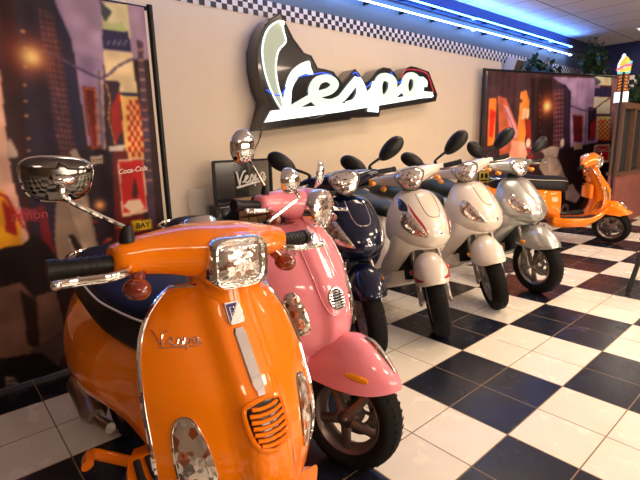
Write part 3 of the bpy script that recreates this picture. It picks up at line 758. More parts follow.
# ------------------------------------------------------------------ room shell
WX, CZ, YF = -2.25, 3.023, 9.0
XR, YN = 5.5, -5.5
TILE = .29
def floor_mat():
    m = bpy.data.materials.new('checker_tile_floor'); m.use_nodes = True; nt = m.node_tree; b = nt.nodes['Principled BSDF']
    N = lambda t, **k: nt.nodes.new(t)
    L = nt.links.new
    tc = N('ShaderNodeTexCoord'); sp = N('ShaderNodeSeparateXYZ'); L(tc.outputs['Object'], sp.inputs[0])
    def M(op, a, b_=None, c=None):
        n = N('ShaderNodeMath'); n.operation = op
        for i, q in enumerate((a, b_, c)):
            if q is None: continue
            if isinstance(q, (int, float)): n.inputs[i].default_value = q
            else: L(q, n.inputs[i])
        return n.outputs[0]
    u = M('DIVIDE', sp.outputs[0], TILE); v = M('DIVIDE', sp.outputs[1], TILE)
    bu = M('FLOOR', M('DIVIDE', u, 2)); bv = M('FLOOR', M('DIVIDE', v, 2))
    par = M('ABSOLUTE', M('MODULO', M('ADD', bu, bv), 2))
    fu = M('FRACT', u); fv = M('FRACT', v)
    du = M('MINIMUM', fu, M('SUBTRACT', 1, fu)); dv = M('MINIMUM', fv, M('SUBTRACT', 1, fv))
    g = M('LESS_THAN', M('MINIMUM', du, dv), .010)
    no = N('ShaderNodeTexNoise'); no.inputs['Scale'].default_value = 9; no.inputs['Detail'].default_value = 5; L(tc.outputs['Object'], no.inputs['Vector'])
    wn = N('ShaderNodeTexWhiteNoise'); cb = N('ShaderNodeCombineXYZ'); L(M('FLOOR', u), cb.inputs[0]); L(M('FLOOR', v), cb.inputs[1]); L(cb.outputs[0], wn.inputs['Vector'])
    def mix(f, a, b_):
        n = N('ShaderNodeMix'); n.data_type = 'RGBA'
        L(f, n.inputs[0]) if not isinstance(f, float) else None
        for i, q in ((6, a), (7, b_)):
            if isinstance(q, tuple): n.inputs[i].default_value = (*q, 1)
            else: L(q, n.inputs[i])
        return n.outputs[2]
    wcol = mix(no.outputs['Fac'], (.82,.76,.66), (.95,.90,.80)); bcol = mix(no.outputs['Fac'], (.004,.005,.010), (.018,.022,.042))
    wcol = mix(M('MULTIPLY', wn.outputs['Value'], .35), wcol, (.80,.72,.60))
    col = mix(par, bcol, wcol); col = mix(g, col, (.22,.15,.075))
    L(col, b.inputs['Base Color'])
    r = M('ADD', M('MULTIPLY', no.outputs['Fac'], .12), .20); L(M('ADD', r, M('MULTIPLY', g, .4)), b.inputs['Roughness'])
    bp = N('ShaderNodeBump'); bp.inputs['Distance'].default_value = .003; bp.inputs['Strength'].default_value = .35
    n2 = N('ShaderNodeTexNoise'); n2.inputs['Scale'].default_value = 160; L(tc.outputs['Object'], n2.inputs['Vector'])
    L(M('SUBTRACT', M('MULTIPLY', n2.outputs['Fac'], .25), M('MULTIPLY', g, 1.0)), bp.inputs['Height']); L(bp.outputs['Normal'], b.inputs['Normal'])
    return m
def ceil_mat():
    m = bpy.data.materials.new('ceiling_tile'); m.use_nodes = True; nt = m.node_tree; b = nt.nodes['Principled BSDF']; L = nt.links.new
    tc = nt.nodes.new('ShaderNodeTexCoord'); mp = nt.nodes.new('ShaderNodeMapping'); mp.inputs['Location'].default_value = (1.60, .25, 0)
    L(tc.outputs['Object'], mp.inputs[0])
    br = nt.nodes.new('ShaderNodeTexBrick'); br.offset = 0; br.inputs['Scale'].default_value = 1
    br.inputs['Brick Width'].default_value = 1.22; br.inputs['Row Height'].default_value = .61; br.inputs['Mortar Size'].default_value = .012
    br.inputs['Color1'].default_value = (.66,.60,.64,1); br.inputs['Color2'].default_value = (.62,.565,.60,1); br.inputs['Mortar'].default_value = (.24,.22,.22,1)
    L(mp.outputs[0], br.inputs['Vector']); L(br.outputs['Color'], b.inputs['Base Color']); b.inputs['Roughness'].default_value = .9
    return m
def plane_obj(name, pts, m, kind='structure', th=None):
    mb = MB(); mb.add(pts, [tuple(range(len(pts)))]); o = mb.build(name, m); o['kind'] = kind; return o
def slab(name, c, d, m):
    mb = MB(); mb.box(c, d); o = mb.build(name, m); o['kind'] = 'structure'; return o
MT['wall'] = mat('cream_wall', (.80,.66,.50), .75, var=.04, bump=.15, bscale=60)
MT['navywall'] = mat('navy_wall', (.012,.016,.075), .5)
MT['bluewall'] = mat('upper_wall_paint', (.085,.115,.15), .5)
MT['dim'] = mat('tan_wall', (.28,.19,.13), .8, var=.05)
slab('floor', ((WX+XR)/2, (YN+YF)/2, -.05), (XR-WX+.2, YF-YN+.2, .1), floor_mat())
bpy.data.objects['floor'].data.materials[0].name = 'checker_tile_floor'
slab('ceiling', ((WX+XR)/2, (YN+YF)/2, CZ+.05), (XR-WX+.2, YF-YN+.2, .1), ceil_mat())
slab('wall_left', (WX-.05, (YN+YF)/2, 1.19), (.1, YF-YN, 2.38), MT['wall'])
slab('wall_left_upper', (WX-.05, (YN+YF)/2, (2.52+2.79)/2+.02), (.1, YF-YN, .31), MT['bluewall'])
slab('wall_left_top', (WX-.05, (YN+YF)/2, (2.85+CZ)/2), (.1, YF-YN, CZ-2.85), MT['navywall'])
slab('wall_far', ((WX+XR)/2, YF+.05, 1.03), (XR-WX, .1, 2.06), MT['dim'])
slab('wall_far_top', ((WX+XR)/2, YF+.05, (2.40+CZ)/2), (XR-WX, .1, CZ-2.40), MT['navywall'])
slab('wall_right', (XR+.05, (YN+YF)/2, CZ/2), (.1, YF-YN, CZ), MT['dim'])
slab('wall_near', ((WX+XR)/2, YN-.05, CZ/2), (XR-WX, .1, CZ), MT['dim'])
# chequered borders
bw = mat('border_white', (.75,.68,.66), .5); bk = mat('border_black', (.012,.012,.02), .5)
def border(name, y0, y1, z0, z1, rows, s, axis):
    mb = MB(); n = int((y1-y0)/s); h = (z1-z0)/rows
    for i in range(n):
        for j in range(rows):
            a = y0+i*s; c = z0+j*h; mi = (i+j) % 2
            if axis == 'x': v = [(WX+.003, a, c), (WX+.003, a+s, c), (WX+.003, a+s, c+h), (WX+.003, a, c+h)]
            else: v = [(a, YF-.003, c), (a+s, YF-.003, c), (a+s, YF-.003, c+h), (a, YF-.003, c+h)]
            mb.add(v, [(0,1,2,3)], mi)
    if axis == 'x': mb.box((WX-.05, (y0+y1)/2, (z0+z1)/2), (.1, y1-y0, z1-z0), 0)
    else: mb.box(((y0+y1)/2, YF+.05, (z0+z1)/2), (y1-y0, .1, z1-z0), 0)
    o = mb.build(name, [bw, bk]); o['kind'] = 'structure'
border('trim_1', YN, YF, 2.38, 2.52, 3, .052, 'x')
border('trim_2', WX, XR, 2.06, 2.40, 4, .085, 'y')
slab('trim_3', (WX+.012, (YN+YF)/2, 2.79+.03), (.03, YF-YN, .035), MT['navywall'])
slab('baseboard_left', (WX+.01, (YN+YF)/2, .05), (.02, YF-YN, .10), mat('dark_baseboard', (.03,.02,.02), .5))
# unseen glowing panes added on the right wall, for light and paint reflections
pane_glow = mat('bright_window_pane', (.8,.8,.8), .3, emit=(1.0,.90,.76), estr=5.0)
WL = []
frm = mat('window_frame', (.05,.04,.035), .4)
for i, y in enumerate((.1, 2.3, 4.5)):
    WL.append((XR-.06, y, 1.35)); mb = MB(); mb.box((XR-.02, y, 1.35), (.03, 1.5, 1.5)); w = mb.build('window_%d' % (i+1), pane_glow); w['kind'] = 'structure'
    mb = MB()
    for dy in (-.78, 0, .78): mb.box((XR-.04, y+dy, 1.35), (.06, .06, 1.6))
    for dz in (-.78, .78): mb.box((XR-.04, y, 1.35+dz), (.06, 1.6, .06))
    mb.build('window_frame', frm, w)

# neon tubes
def neon(z, y0, y1, off, name, colr, st, label):
    m = mat(name+'_glow', (.5,.7,1), .3, emit=colr, estr=st)
    ys = []; y = y0
    mb = MB(); k = 0
    while y < y1-.2:
        e = min(y+2.4, y1); dz = .006*(k % 2)
        mb.tube([(WX+off-.05, y+.02, z+dz), (WX+off, y+.03, z+dz), (WX+off, e-.03, z+dz), (WX+off-.05, e-.02, z+dz)], .0095, 10); y = e; k += 1
    o = mb.build(name, m); tag(o, label, 'neon light')
    yy = y0+.3
    while yy < y1: c = MB(); c.box((WX+off/2, yy, z-.002), (off, .018, .03)); c.build('clip', MT['blackp'], o); yy += .6
    return o
neon(2.700, -3.0, 7.45, .09, 'neon_tube', (.45,.68,1.0), 9, 'white-blue neon tube, the lower of the two along the wall')
neon(2.838, -3.0, 7.45, .09, 'neon_tube', (.06,.30,1.0), 11, 'blue neon tube, the upper of the two along the wall')
def area(name, loc, rot, sx, sy, power, col, spread=None):
    l = bpy.data.lights.new(name, 'AREA'); l.shape = 'RECTANGLE'; l.size = sx; l.size_y = sy; l.energy = power; l.color = col
    if spread: l.spread = spread
    o = bpy.data.objects.new(name, l); COL.objects.link(o); o.location = loc; o.rotation_euler = rot; return o
for z, c, p in ((2.70, (.25,.5,1), 8), (2.838, (.05,.24,1), 42)):
    a = area('neon_light', (WX+.115, 2.2, z), (0, math.radians(90), 0), .03, 10.4, p, c); a.rotation_euler = (0, math.radians(90), 0)
    b_ = area('neon_light', (WX+.13, 2.2, z), (0, math.radians(180+8), 0), .03, 10.4, p*1.4, c, math.radians(140))

for wx, wy, wz in WL: area('window_daylight', (wx-.05, wy, wz), (0, math.radians(90), 0), 1.4, 1.4, 30, (1,.78,.55))  # fill lamps added before the glowing panes, to light the scooters from the right
# ceiling troffers
diff = mat('troffer_diffuser', (.9,.9,.9), .4, emit=(1,.90,.78), estr=5.0)
k = 0
for (x, y, lab, pw) in ((-.98, 8.3, 'lit rectangular ceiling light at the far right corner of the photo', 10),
               (1.3, 4.9, None, 55), (1.9, 2.2, None, 56), (3.6, 1.3, None, 78), (3.6,-2.3, None, 30), (3.6, 4.6, None, 30), (-.4, 1.9, None, 22)):
    t = empty('ceiling_light', (x, y, CZ-.001)); tag(t, lab or 'fluorescent ceiling panel in the ceiling grid, outside the view', 'ceiling light', None if lab else 'ceiling panels overhead')
    mb = MB(); mb.box((0,0,-.008), (.56,1.14,.012)); mb.build('diffuser', diff, t)
    mb = MB()
    for s in (-1, 1): mb.box((s*.295,0,-.009), (.03,1.22,.018)); mb.box((0,s*.59,-.009), (.56,.04,.018))
    mb.build('frame', MT['piping'], t)
    area('troffer_light', (x, y, CZ-.03), (0,0,0), .55, 1.1, pw, (1,.74,.48))

# ------------------------------------------------------------------ big wall sign
SX = WX+.19      # face of the sign box
n_ = Vector((1,0,0))
def sgn(px, py, x=SX): return onplane(px, py, (x, 0, 0), n_)
sign = empty('wall_sign', (WX, 2.0, 1.6)); tag(sign, 'large black illuminated sign with glowing white script lettering mounted on the cream wall', 'sign')
outl = [(280.7,13.3),(284.7,22.2),(292.8,38.5),(303.7,53.4),(311,56),(317.2,68.3),(324,69.6),(333,72),(338.5,79),(342,83),(348,76),(354.6,69.2),(358.9,74),(363.2,81.8),(366.6,82.6),(371,78),(376.9,70.6),(383,67.7),(389.8,68.9),(395,74),(397.6,80.9),(401,75.8),(406.2,68.6),(410.4,66.7),(416,67.6),(428.5,72),(437,94.7),(435.4,101.0),(380,110),(378.7,116.3),(352,117.5),(349,119.6),(260.3,130.6),(265.7,109),(267.1,102),(261.7,88.6),(257.6,69.6),(256.8,50.7),(261.7,31.7),(269.8,19.5)]
P3 = [sgn(*p)-Vector((WX,2.0,1.6)) for p in outl]
mb = MB(); mb.prism(P3, (-.17, 0, 0), 0)
mb.build('cabinet', mat('sign_box_black', (.010,.010,.014), .18, 0, .8), sign, 30)
mb = MB(); mb.tube([p+Vector((.002,0,0)) for p in P3], .006, 6, closed=True); mb.build('edge_trim', mat('sign_edge_bronze', (.10,.07,.04), .3, .8), sign)
def glow(name, c, s): return mat(name, (.35,.40,.35), .4, emit=c, estr=s)
g_hot = glow('sign_glow', (.93,1,.95), 1.35); g_soft = glow('sign_glow_soft', (.42,.58,.42), .30); g_mid = glow('sign_glow_mid', (.76,.92,.78), .85); g_dim = glow('sign_tip_glow', (.30,.22,.12), .25)
c4 = lambda x, y: (240+x/3.69, 10+y/3.69)
def plate(name, pts, m, d=.014, x0=.0, sm=4):
    Q = [sgn(*p)-Vector((WX,2.0,1.6)) for p in pts]
    if sm: Q = cr(Q, sm, True)
    mb = MB(); mb.prism([q+Vector((x0,0,0)) for q in Q], (d,0,0)); return mb.build(name, m, sign)
horn = [c4(*p) for p in ((150,42),(120,52),(98,75),(84,112),(79,160),(88,225),(108,288),(136,345),(158,372),(152,330),(140,290),(131,240),(130,195),(140,150),(166,118),(158,80))]
plate('letter_stroke', horn, g_soft, .008)
mb = MB(); Q = cr([sgn(*p)-Vector((WX-.012,2.0,1.6)) for p in horn], 4, True); mb.tube(Q, .008, 6, closed=True); mb.build('letter_outline', g_hot, sign)
plate('letter_stroke', [c4(*p) for p in ((160,372),(162,310),(178,245),(208,208),(250,188),(258,212),(267,240),(240,236),(212,250),(190,290),(186,330),(182,366))], g_hot)
def ribbon(name, pts, w, m, x0=.0, d=.016, closed=False, n=5):
    """flat letter stroke: photo pixels, half widths in pixels"""
    c = [Vector((p[0], p[1], 0)) for p in pts]; C = cr(c, n, closed); N = len(C)
    W = w if hasattr(w, '__len__') else [w]*len(pts)
    L_, R_ = [], []
    for i, p in enumerate(C):
        d0 = (C[(i+1) % N]-C[i-1]) if closed else C[min(i+1, N-1)]-C[max(i-1, 0)]
        d0.normalize(); q = i/n; a = int(q) % len(W); b2 = (a+1) % len(W) if closed else min(a+1, len(W)-1); ww = (W[a]+(W[b2]-W[a])*(q-int(q)))*1.22
        nn = Vector((-d0.y, d0.x, 0)); L_.append(p+nn*ww); R_.append(p-nn*ww)
    mb = MB(); o = Vector((WX,2.0,1.6)); vs = []
    for l, r in zip(L_, R_):
        a = sgn(l.x, l.y)-o; b2 = sgn(r.x, r.y)-o
        vs.append([a+Vector((x0,0,0)), b2+Vector((x0,0,0)), b2+Vector((x0+d,0,0)), a+Vector((x0+d,0,0))])
    if closed: vs.append(vs[0])
    mb.loft(vs, True, not closed); return mb.build(name, m, sign)
plate('underline', [(264,122.6),(270.4,110.8),(300,107.5),(340,103.6),(380,99.5),(431,93.2),(432.8,96.4),(340,112.0)], g_hot, .018, 0, 0)
ribbon('letter_stroke', [(287,111),(300,103.5),(315,95.5),(329,91),(334,84),(327,78.5),(317,81),(312.5,91),(317,101),(330,103),(343,97)], [2.5,2.8,3,3,3,3,3.5,4,4,3.2,2.5], g_mid, .002)
ribbon('letter_stroke', [(331,106),(341,98),(350,87),(356.5,78)], [2.5,2.8,3,2.2], g_hot, .004)
ribbon('letter_stroke', [(356.5,78),(359.5,86),(360.5,95),(355,103),(345,104)], [2.0,3.2,4.2,4,2], g_hot, .006)
ribbon('letter_stroke', [(360,103),(368,95),(376,87)], [2,2.6,2.6], g_hot, .002)
ribbon('letter_stroke', [(383,77),(390.5,80),(391.5,89),(386,97.5),(379,97),(377,88),(378.5,80.5)], [3.2,3.2,3.4,3.2,3,3.2,3.2], g_mid, .004, closed=True)
ribbon('letter_stroke', [(375.5,82),(373.5,95),(372,112)], [3,3.6,4.2], g_hot, .006)
ribbon('letter_stroke', [(389,99),(397,92),(403,86)], [2.2,2.4,2.4], g_hot, .002)
ribbon('letter_stroke', [(410,75.5),(415.5,79),(415.5,88),(411,94.5),(405.5,93.5),(403.8,86),(405.5,78.5)], [2.6]*7, g_mid, .004, closed=True)
ribbon('letter_stroke', [(418.5,77),(418.5,86),(420,94),(431,95)], [2.8,3.2,3,2.2], g_hot, .006)
ribbon('star_tube', [(421,78),(424,82),(424.5,87)], [1.2,1.8,1.2], g_hot, .002)
# blue and red tubing of the sign
nb = mat('sign_blue_tube', (.05,.1,.5), .2, emit=(.02,.10,.9), estr=1.2); nr = mat('sign_red_tube', (.4,.02,.03), .2, emit=(.8,.03,.05), estr=.5)
def stube(name, pts, m, r=.006):
    mb = MB(); mb.tube(cr([sgn(*p)-Vector((WX-.010,2.0,1.6)) for p in pts], 5), r, 6); mb.build(name, m, sign)
stube('neon_tubing', [(266,90),(272,94),(280,95),(288,84),(298,77),(310,75),(321,73),(331,75)], nb)
stube('neon_tubing', [(352,74),(356,73),(361,84),(366,87),(371,82)], nb)
stube('neon_tubing', [(390,72),(395,80),(399,83),(401,80)], nb)
stube('neon_tubing', [(400,78),(404,71),(410,69.5),(420,71),(427,75),(431,86),(433,93)], nr)
stube('neon_tubing', [(300,118.5),(306,117),(312,118.5),(318,117),(324,115)], MT['satin'], .003)
mb = MB(); mb.ball(tuple(sgn(281,23.5)-Vector((WX-.02,2.0,1.6))), .020); mb.build('lamp', glow('sign_tip_lamp', (1,.75,.45), 6), sign)
mb = MB(); mb.tube([sgn(262,131,WX+.01)-Vector((WX,2,1.6)), sgn(259,141,WX+.01)-Vector((WX,2,1.6)), sgn(254,152,WX+.01)-Vector((WX,2,1.6)), sgn(252,172,WX+.01)-Vector((WX,2,1.6))], .004, 6, smooth=5); mb.build('cable', MT['blackp'], sign)

# ------------------------------------------------------------------ printed city banners
import numpy as np
class Canvas:
    def __init__(s, w, h, step): s.nx = int(w/step)+1; s.ny = int(h/step)+1; s.w = w; s.h = h; s.c = np.zeros((s.ny, s.nx, 3)); s.X, s.Y = np.meshgrid(np.linspace(0, w, s.nx), np.linspace(0, h, s.ny))
    def fill(s, m, col, a=1.0): s.c[m] = s.c[m]*(1-a)+np.array(col)*a
    def poly(s, P, col, a=1.0):
        m = np.zeros(s.X.shape, bool); n = len(P)
        for i in range(n):
            x0, y0 = P[i]; x1, y1 = P[(i+1) % n]
            if abs(y1-y0) < 1e-9: continue
            m ^= ((s.Y < y0) != (s.Y < y1)) & (s.X < (x1-x0)*(s.Y-y0)/(y1-y0)+x0)
        s.fill(m, col, a); return m
    def line(s, P, r, col, a=1.0):
        for (x0, y0), (x1, y1) in zip(P[:-1], P[1:]):
            dx, dy = x1-x0, y1-y0; L2 = dx*dx+dy*dy+1e-12
            t = np.clip(((s.X-x0)*dx+(s.Y-y0)*dy)/L2, 0, 1); s.fill((s.X-x0-t*dx)**2+(s.Y-y0-t*dy)**2 < r*r, col, a)
    def disc(s, c, rx, ry, col, a=1.0): s.fill(((s.X-c[0])/rx)**2+((s.Y-c[1])/ry)**2 < 1, col, a)
    def halo(s, c, r, col, k=1.0):
        g = np.exp(-((s.X-c[0])**2+(s.Y-c[1])**2)/(r*r))[..., None]*k; s.c = s.c*(1-g)+np.array(col)*g
def vcol_mat(name):
    m = mat(name, (.5,.5,.5), .55); nt = m.node_tree; a = nt.nodes.new('ShaderNodeVertexColor'); a.layer_name = 'print'
    nt.links.new(a.outputs['Color'], nt.nodes['Principled BSDF'].inputs['Base Color']); nt.nodes['Principled BSDF'].inputs['Specular IOR Level'].default_value = .25; return m
PRM = vcol_mat('printed_cloth')
def banner(cv, O, ux, nrm, amp, root, gain=1.0):
    """cloth grid: O = lower left corner, ux = direction along, nrm = normal; gentle folds"""
    c_ = np.clip(cv.c, 0, 1)
    for _ in range(2):
        p_ = np.pad(c_, ((1,1),(1,1),(0,0)), 'edge'); c_ = (p_[:-2,1:-1]+p_[2:,1:-1]+p_[1:-1,:-2]+p_[1:-1,2:]+2*p_[1:-1,1:-1])/6
    rg = np.random.RandomState(3); lo_ = rg.rand(cv.ny//12+2, cv.nx//12+2); t_ = np.kron(lo_, np.ones((12,12)))[:cv.ny,:cv.nx]
    for _ in range(14):
        q_ = np.pad(t_, 1, 'edge'); t_ = (q_[:-2,1:-1]+q_[2:,1:-1]+q_[1:-1,:-2]+q_[1:-1,2:])/4
    cv.c = np.clip(c_*(.85+.3*t_[..., None])*gain, 0, 1)
    vs = np.zeros((cv.ny, cv.nx, 3))
    wv = amp*(np.sin(cv.X*9+.6*np.sin(cv.Y*2))+.5*np.sin(cv.X*23+1.3+cv.Y*1.1)+.25*np.sin(cv.X*51+cv.Y*.7))
    for k in range(3): vs[..., k] = O[k]+ux[k]*cv.X+nrm[k]*wv+(cv.Y if k == 2 else 0)
    idx = np.arange(cv.ny*cv.nx).reshape(cv.ny, cv.nx)
    fs = np.stack([idx[:-1,:-1], idx[:-1,1:], idx[1:,1:], idx[1:,:-1]], -1).reshape(-1, 4)
    me = bpy.data.meshes.new('printed_cloth'); me.from_pydata(vs.reshape(-1, 3).tolist(), [], fs.tolist())
    ca = me.color_attributes.new('print', 'FLOAT_COLOR', 'POINT')
    lin = cv.c.reshape(-1, 3); lin = np.where(lin <= .04045, lin/12.92, ((lin+.055)/1.055)**2.4)
    ca.data.foreach_set('color', np.concatenate([lin, np.ones((len(lin), 1))], 1).ravel().astype('f'))
    me.polygons.foreach_set('use_smooth', [True]*len(me.polygons)); me.materials.append(PRM)
    o = bpy.data.objects.new('printed_cloth', me); COL.objects.link(o); o.parent = root; return o

def city(cv, q, checks=True, detail=1.0):
    """the night-time street scene; q maps photo-measured points of the print to cloth coordinates"""
    Pq = lambda pts: [q(*p) for p in pts]
    s = detail
    return Pq

# ---- left banner (parallel to the wall)
BX = -1.42
lb = empty('city_banner', (BX, -1.6, 0)); tag(lb, 'tall city street photo banner at the left edge, behind the near orange scooter', 'banner')
Wl = 2.4; y_r = -.622; zt = 2.05
cv = Canvas(Wl, zt-.02, .006)
def q(px, py):
    p = onplane(px, py, (BX, 0, 0), n_); return (p.y-(y_r-Wl), p.z-.02)
Pq = lambda *pts: [q(*p) for p in pts]
cv.fill(cv.X > -1, (.17,.07,.09))
cv.poly(Pq((-400,-40),(34,-40),(16,480),(-400,480)), (.20,.07,.08))
cv.poly(Pq((-20,-20),(14,-20),(30,240),(-20,260)), (.24,.08,.09))
for k in range(6): cv.line(Pq((2+3.2*k,-12),(10+3.2*k,260)), .003, (.14,.05,.09))
cv.poly(Pq((12,-20),(60,-20),(70,100),(80,240),(34,240),(20,60)), (.16,.10,.19))
cv.poly(Pq((48,-20),(52,-4),(72,36),(84,140),(90,260),(66,260),(58,140)), (.14,.12,.24))
# tower with lit windows
tw = [(38,8),(56,14),(76,150),(80,170),(62,170),(52,110)]
cv.poly(Pq(*tw), (.42,.22,.24))
for r in range(26):
    t0 = 12+r*6; 
    cv.line(Pq((36+.13*(t0)*1.0,t0),(57+.145*(t0-10),t0+3)), .0035, (.13,.08,.15))
for k in range(5):
    cv.line(Pq((41+3.4*k,8),(62+3.6*k,172)), .0028, (.15,.08,.16))
cv.poly(Pq((52,-10),(103,-10),(104,140),(96,152),(88,145),(72,40),(57,6)), (.57,.47,.62))
cv.poly(Pq((56,-10),(100,-10),(102,60),(76,50)), (.62,.52,.66))
cv.poly(Pq((100,-10),(145,4),(150,60),(103,60)), (.60,.50,.62))
# right-hand signs
cv.poly(Pq((101,2),(127,4),(131,40),(103,36)), (.80,.76,.62)); cv.poly(Pq((99,0),(112,12),(104,24)), (.22,.25,.30))
cv.poly(Pq((103,20),(112,24),(122,22),(127,32),(104,34)), (.68,.72,.5))
cv.poly(Pq((102,29),(128,32),(131,52),(103,49)), (.15,.13,.28))
for k in range(4): cv.line(Pq((107+5.5*k,45),(110+5.5*k,40.5)), .0035, (.5,.48,.6))
cv.poly(Pq((103,50),(132,53),(137,93),(106,93)), (.88,.78,.62))
cv.line(Pq((106,93),(138,95)), .008, (.12,.12,.26))
cv.poly(Pq((120,95),(138,97),(147,160),(125,160)), (.93,.72,.42))
for i in range(7):
    for j in range(11):
        if (i+j) % 2:
            x = 126+3.1*i+.9*j*.25; y = 100+5.2*j
            if x < 146+.0*j: cv.poly(Pq((x,y),(x+3.1,y+.2),(x+3.3,y+5.3),(x+.2,y+5.1)), (.72,.13,.05))
cv.poly(Pq((82,86),(96,88),(99,150),(92,158),(90,140)), (.42,.10,.12)); cv.line(Pq((84,88),(95,90),(98,148)), .004, (.75,.45,.2)); cv.line(Pq((84,90),(90,125),(94,150)), .004, (.55,.30,.15))
cv.poly(Pq((105,80),(119,82),(123,150),(108,150)), (.18,.10,.20)); cv.poly(Pq((110,110),(119,90),(122,130),(114,148)), (.62,.10,.08)); cv.line(Pq((106,84),(110,100),(108,118),(115,145)), .004, (.7,.5,.2))
cv.line(Pq((99,72),(104,170)), .010, (.45,.36,.42)); cv.line(Pq((101,72),(106,170)), .004, (.70,.6,.6))
cv.line(Pq((40,50),(58,56),(75,66),(90,74),(100,79),(107,76),(118,66),(130,60),(142,59)), .006, (.30,.24,.36))
cv.poly(Pq((136,40),(142,42),(158,240),(150,240)), (.30,.20,.28))
for k in range(14): cv.line(Pq((138+.7*k,50+10*k),(142+.7*k,50+10*k)), .006, (.62,.45,.42))
for k in range(9): cv.disc(q(22+.9*k+random.random()*3, 30+17*k+random.random()*8), .009, .006, (.85,.6,.35))
cv.halo(q(31,57), .10, (.75,.36,.22), .8); cv.halo(q(31,57), .045, (1,.85,.55), 1.0)
# street level
cv.poly(Pq((80,150),(112,150),(122,300),(90,300),(84,200)), (.12,.06,.12))
cv.poly(Pq((112,150),(126,150),(150,240),(150,330),(118,330)), (.38,.06,.07))
cv.poly(Pq((117,160),(143,157),(148,212),(122,217)), (.90,.74,.60)); cv.poly(Pq((119,162),(142,159.5),(146,209),(123,213)), (.78,.08,.07))
cv.poly(Pq((134,176),(138,190),(137,198),(132,198),(132,188)), (.25,.03,.05)); cv.poly(Pq((123,206),(128,200),(140,199),(145,208),(132,214)), (.93,.80,.70))
cv.poly(Pq((90,157),(103,155),(104,163),(91,165)), (.75,.66,.58)); cv.poly(Pq((108,146),(124,145),(124,151),(109,152)), (.80,.74,.72))
cv.poly(Pq((131,221),(151,219),(153,229),(133,231)), (.90,.75,.12))
for k in range(16):
    a = (92+random.random()*50, 215+random.random()*70); cv.disc(q(*a), .012+.015*random.random(), .012, random.choice(((.5,.15,.1),(.75,.45,.2),(.3,.08,.1),(.6,.3,.2))))
cv.halo(q(100,205), .03, (1,.7,.4), .9)
# pale pavement wedge, yellow cab, lettering
cv.poly(Pq((-60,60),(0,70),(10,170),(28,235),(40,290),(-60,330)), (.86,.66,.58))
cv.poly(Pq((-30,200),(2,190),(20,225),(22,255),(-30,262)), (.92,.62,.10)); cv.poly(Pq((2,200),(14,212),(18,236),(6,232)), (.62,.12,.08)); cv.line(Pq((-8,190),(6,197),(24,228)), .006, (.65,.1,.08))
for k in range(9): cv.line(Pq((18+2.6*k,208+random.random()*2),(18.5+2.6*k,221)), .003, (.80,.22,.32))
cv.poly(Pq((37,205),(44,205),(60,270),(46,270)), (.42,.08,.12))
# printed grey scooter
cv.poly(Pq((6,143),(10,138),(17,150),(19,165),(12,168),(7,158)), (.72,.62,.56)); cv.poly(Pq((9,158),(19,157),(18,167),(12,168)), (.14,.08,.08))
cv.poly(Pq((70,152),(76,148),(83,162),(82,172),(74,168)), (.66,.56,.50))
cv.poly(Pq((56,205),(64,186),(78,184),(88,196),(98,245),(101,272),(60,272),(55,240)), (.55,.46,.40)); cv.poly(Pq((64,188),(76,186),(86,200),(94,240),(98,268),(84,250),(72,215)), (.66,.56,.49))
cv.poly(Pq((68,236),(73,234),(85,252),(77,257)), (.12,.08,.09)); cv.line(Pq((69,238),(76,255)), .003, (.8,.72,.66))
cv.poly(Pq((-10,250),(22,245),(34,234),(48,245),(60,262),(62,300),(30,300),(-10,300)), (.10,.055,.06))
cv.poly(Pq((-10,290),(20,282),(36,300),(40,350),(30,380),(-10,380)), (.44,.31,.26)); cv.poly(Pq((36,296),(56,290),(66,330),(58,372),(40,360)), (.40,.28,.23))
cv.poly(Pq((20,290),(36,300),(40,352),(28,344)), (.16,.08,.07)); cv.poly(Pq((30,350),(62,330),(70,350),(40,378)), (.28,.20,.20))
cv.poly(Pq((-40,366),(40,352),(76,380),(80,500),(-60,500)), (.085,.02,.03))
cv.disc(q(22,392), .16, .15, (.06,.025,.03)); cv.poly(Pq((5,376),(14,377),(25,392),(20,398),(8,397)), (.62,.52,.47))
for k in range(4): cv.line(Pq((8,381+4.2*k),(15,381+4.2*k)), .004, (.06,.03,.03))
cv.poly(Pq((66,350),(82,350),(110,420),(90,420)), (.14,.03,.04))
# out of view: more facades
for k in range(5): cv.poly([(0.1+.2*k,.2),(0.26+.2*k,.2),(0.26+.2*k,1.2+.12*(k % 3)),(0.1+.2*k,1.2+.12*(k % 3))], ((.3,.12,.1),(.5,.3,.12),(.2,.1,.16))[k % 3])
banner(cv, (0, y_r-Wl+1.6, .02), (0,1,0), (1,0,0), .006, lb, 1.05)
T = Matrix.Translation((.022, 0, 0)) @ Matrix(((0,0,1,0),(1,0,0,0),(0,1,0,0),(0,0,0,1)))
def ltxt(name, body, px, py, size, m, shear=0, rot=0, off=0):
    p = onplane(px, py, (BX,0,0), n_)
    R = Matrix(((0,0,1,.018),(1,0,0,p.y+1.6),(0,1,0,p.z),(0,0,0,1))) @ Matrix.Rotation(rot, 4, 'Z')
    o = text_mesh(name, body, size, R, m, lb, shear, .0005, 1, off); return o
wp = mat('print_white', (.85,.68,.60), .6); rp = mat('print_red', (.45,.05,.06), .6); bp_ = mat('print_black', (.02,.015,.01), .6)
ltxt('lettering', 'Coca-Cola', 131.5, 170, .040, wp, .35, .10, .001)
ltxt('lettering', 'XMS', 97, 160.5, .034, bp_); ltxt('lettering', 'BAY', 142, 225, .046, bp_, 0, 0, .001)
ltxt('lettering', 'annon', 29, 215, .07, rp)
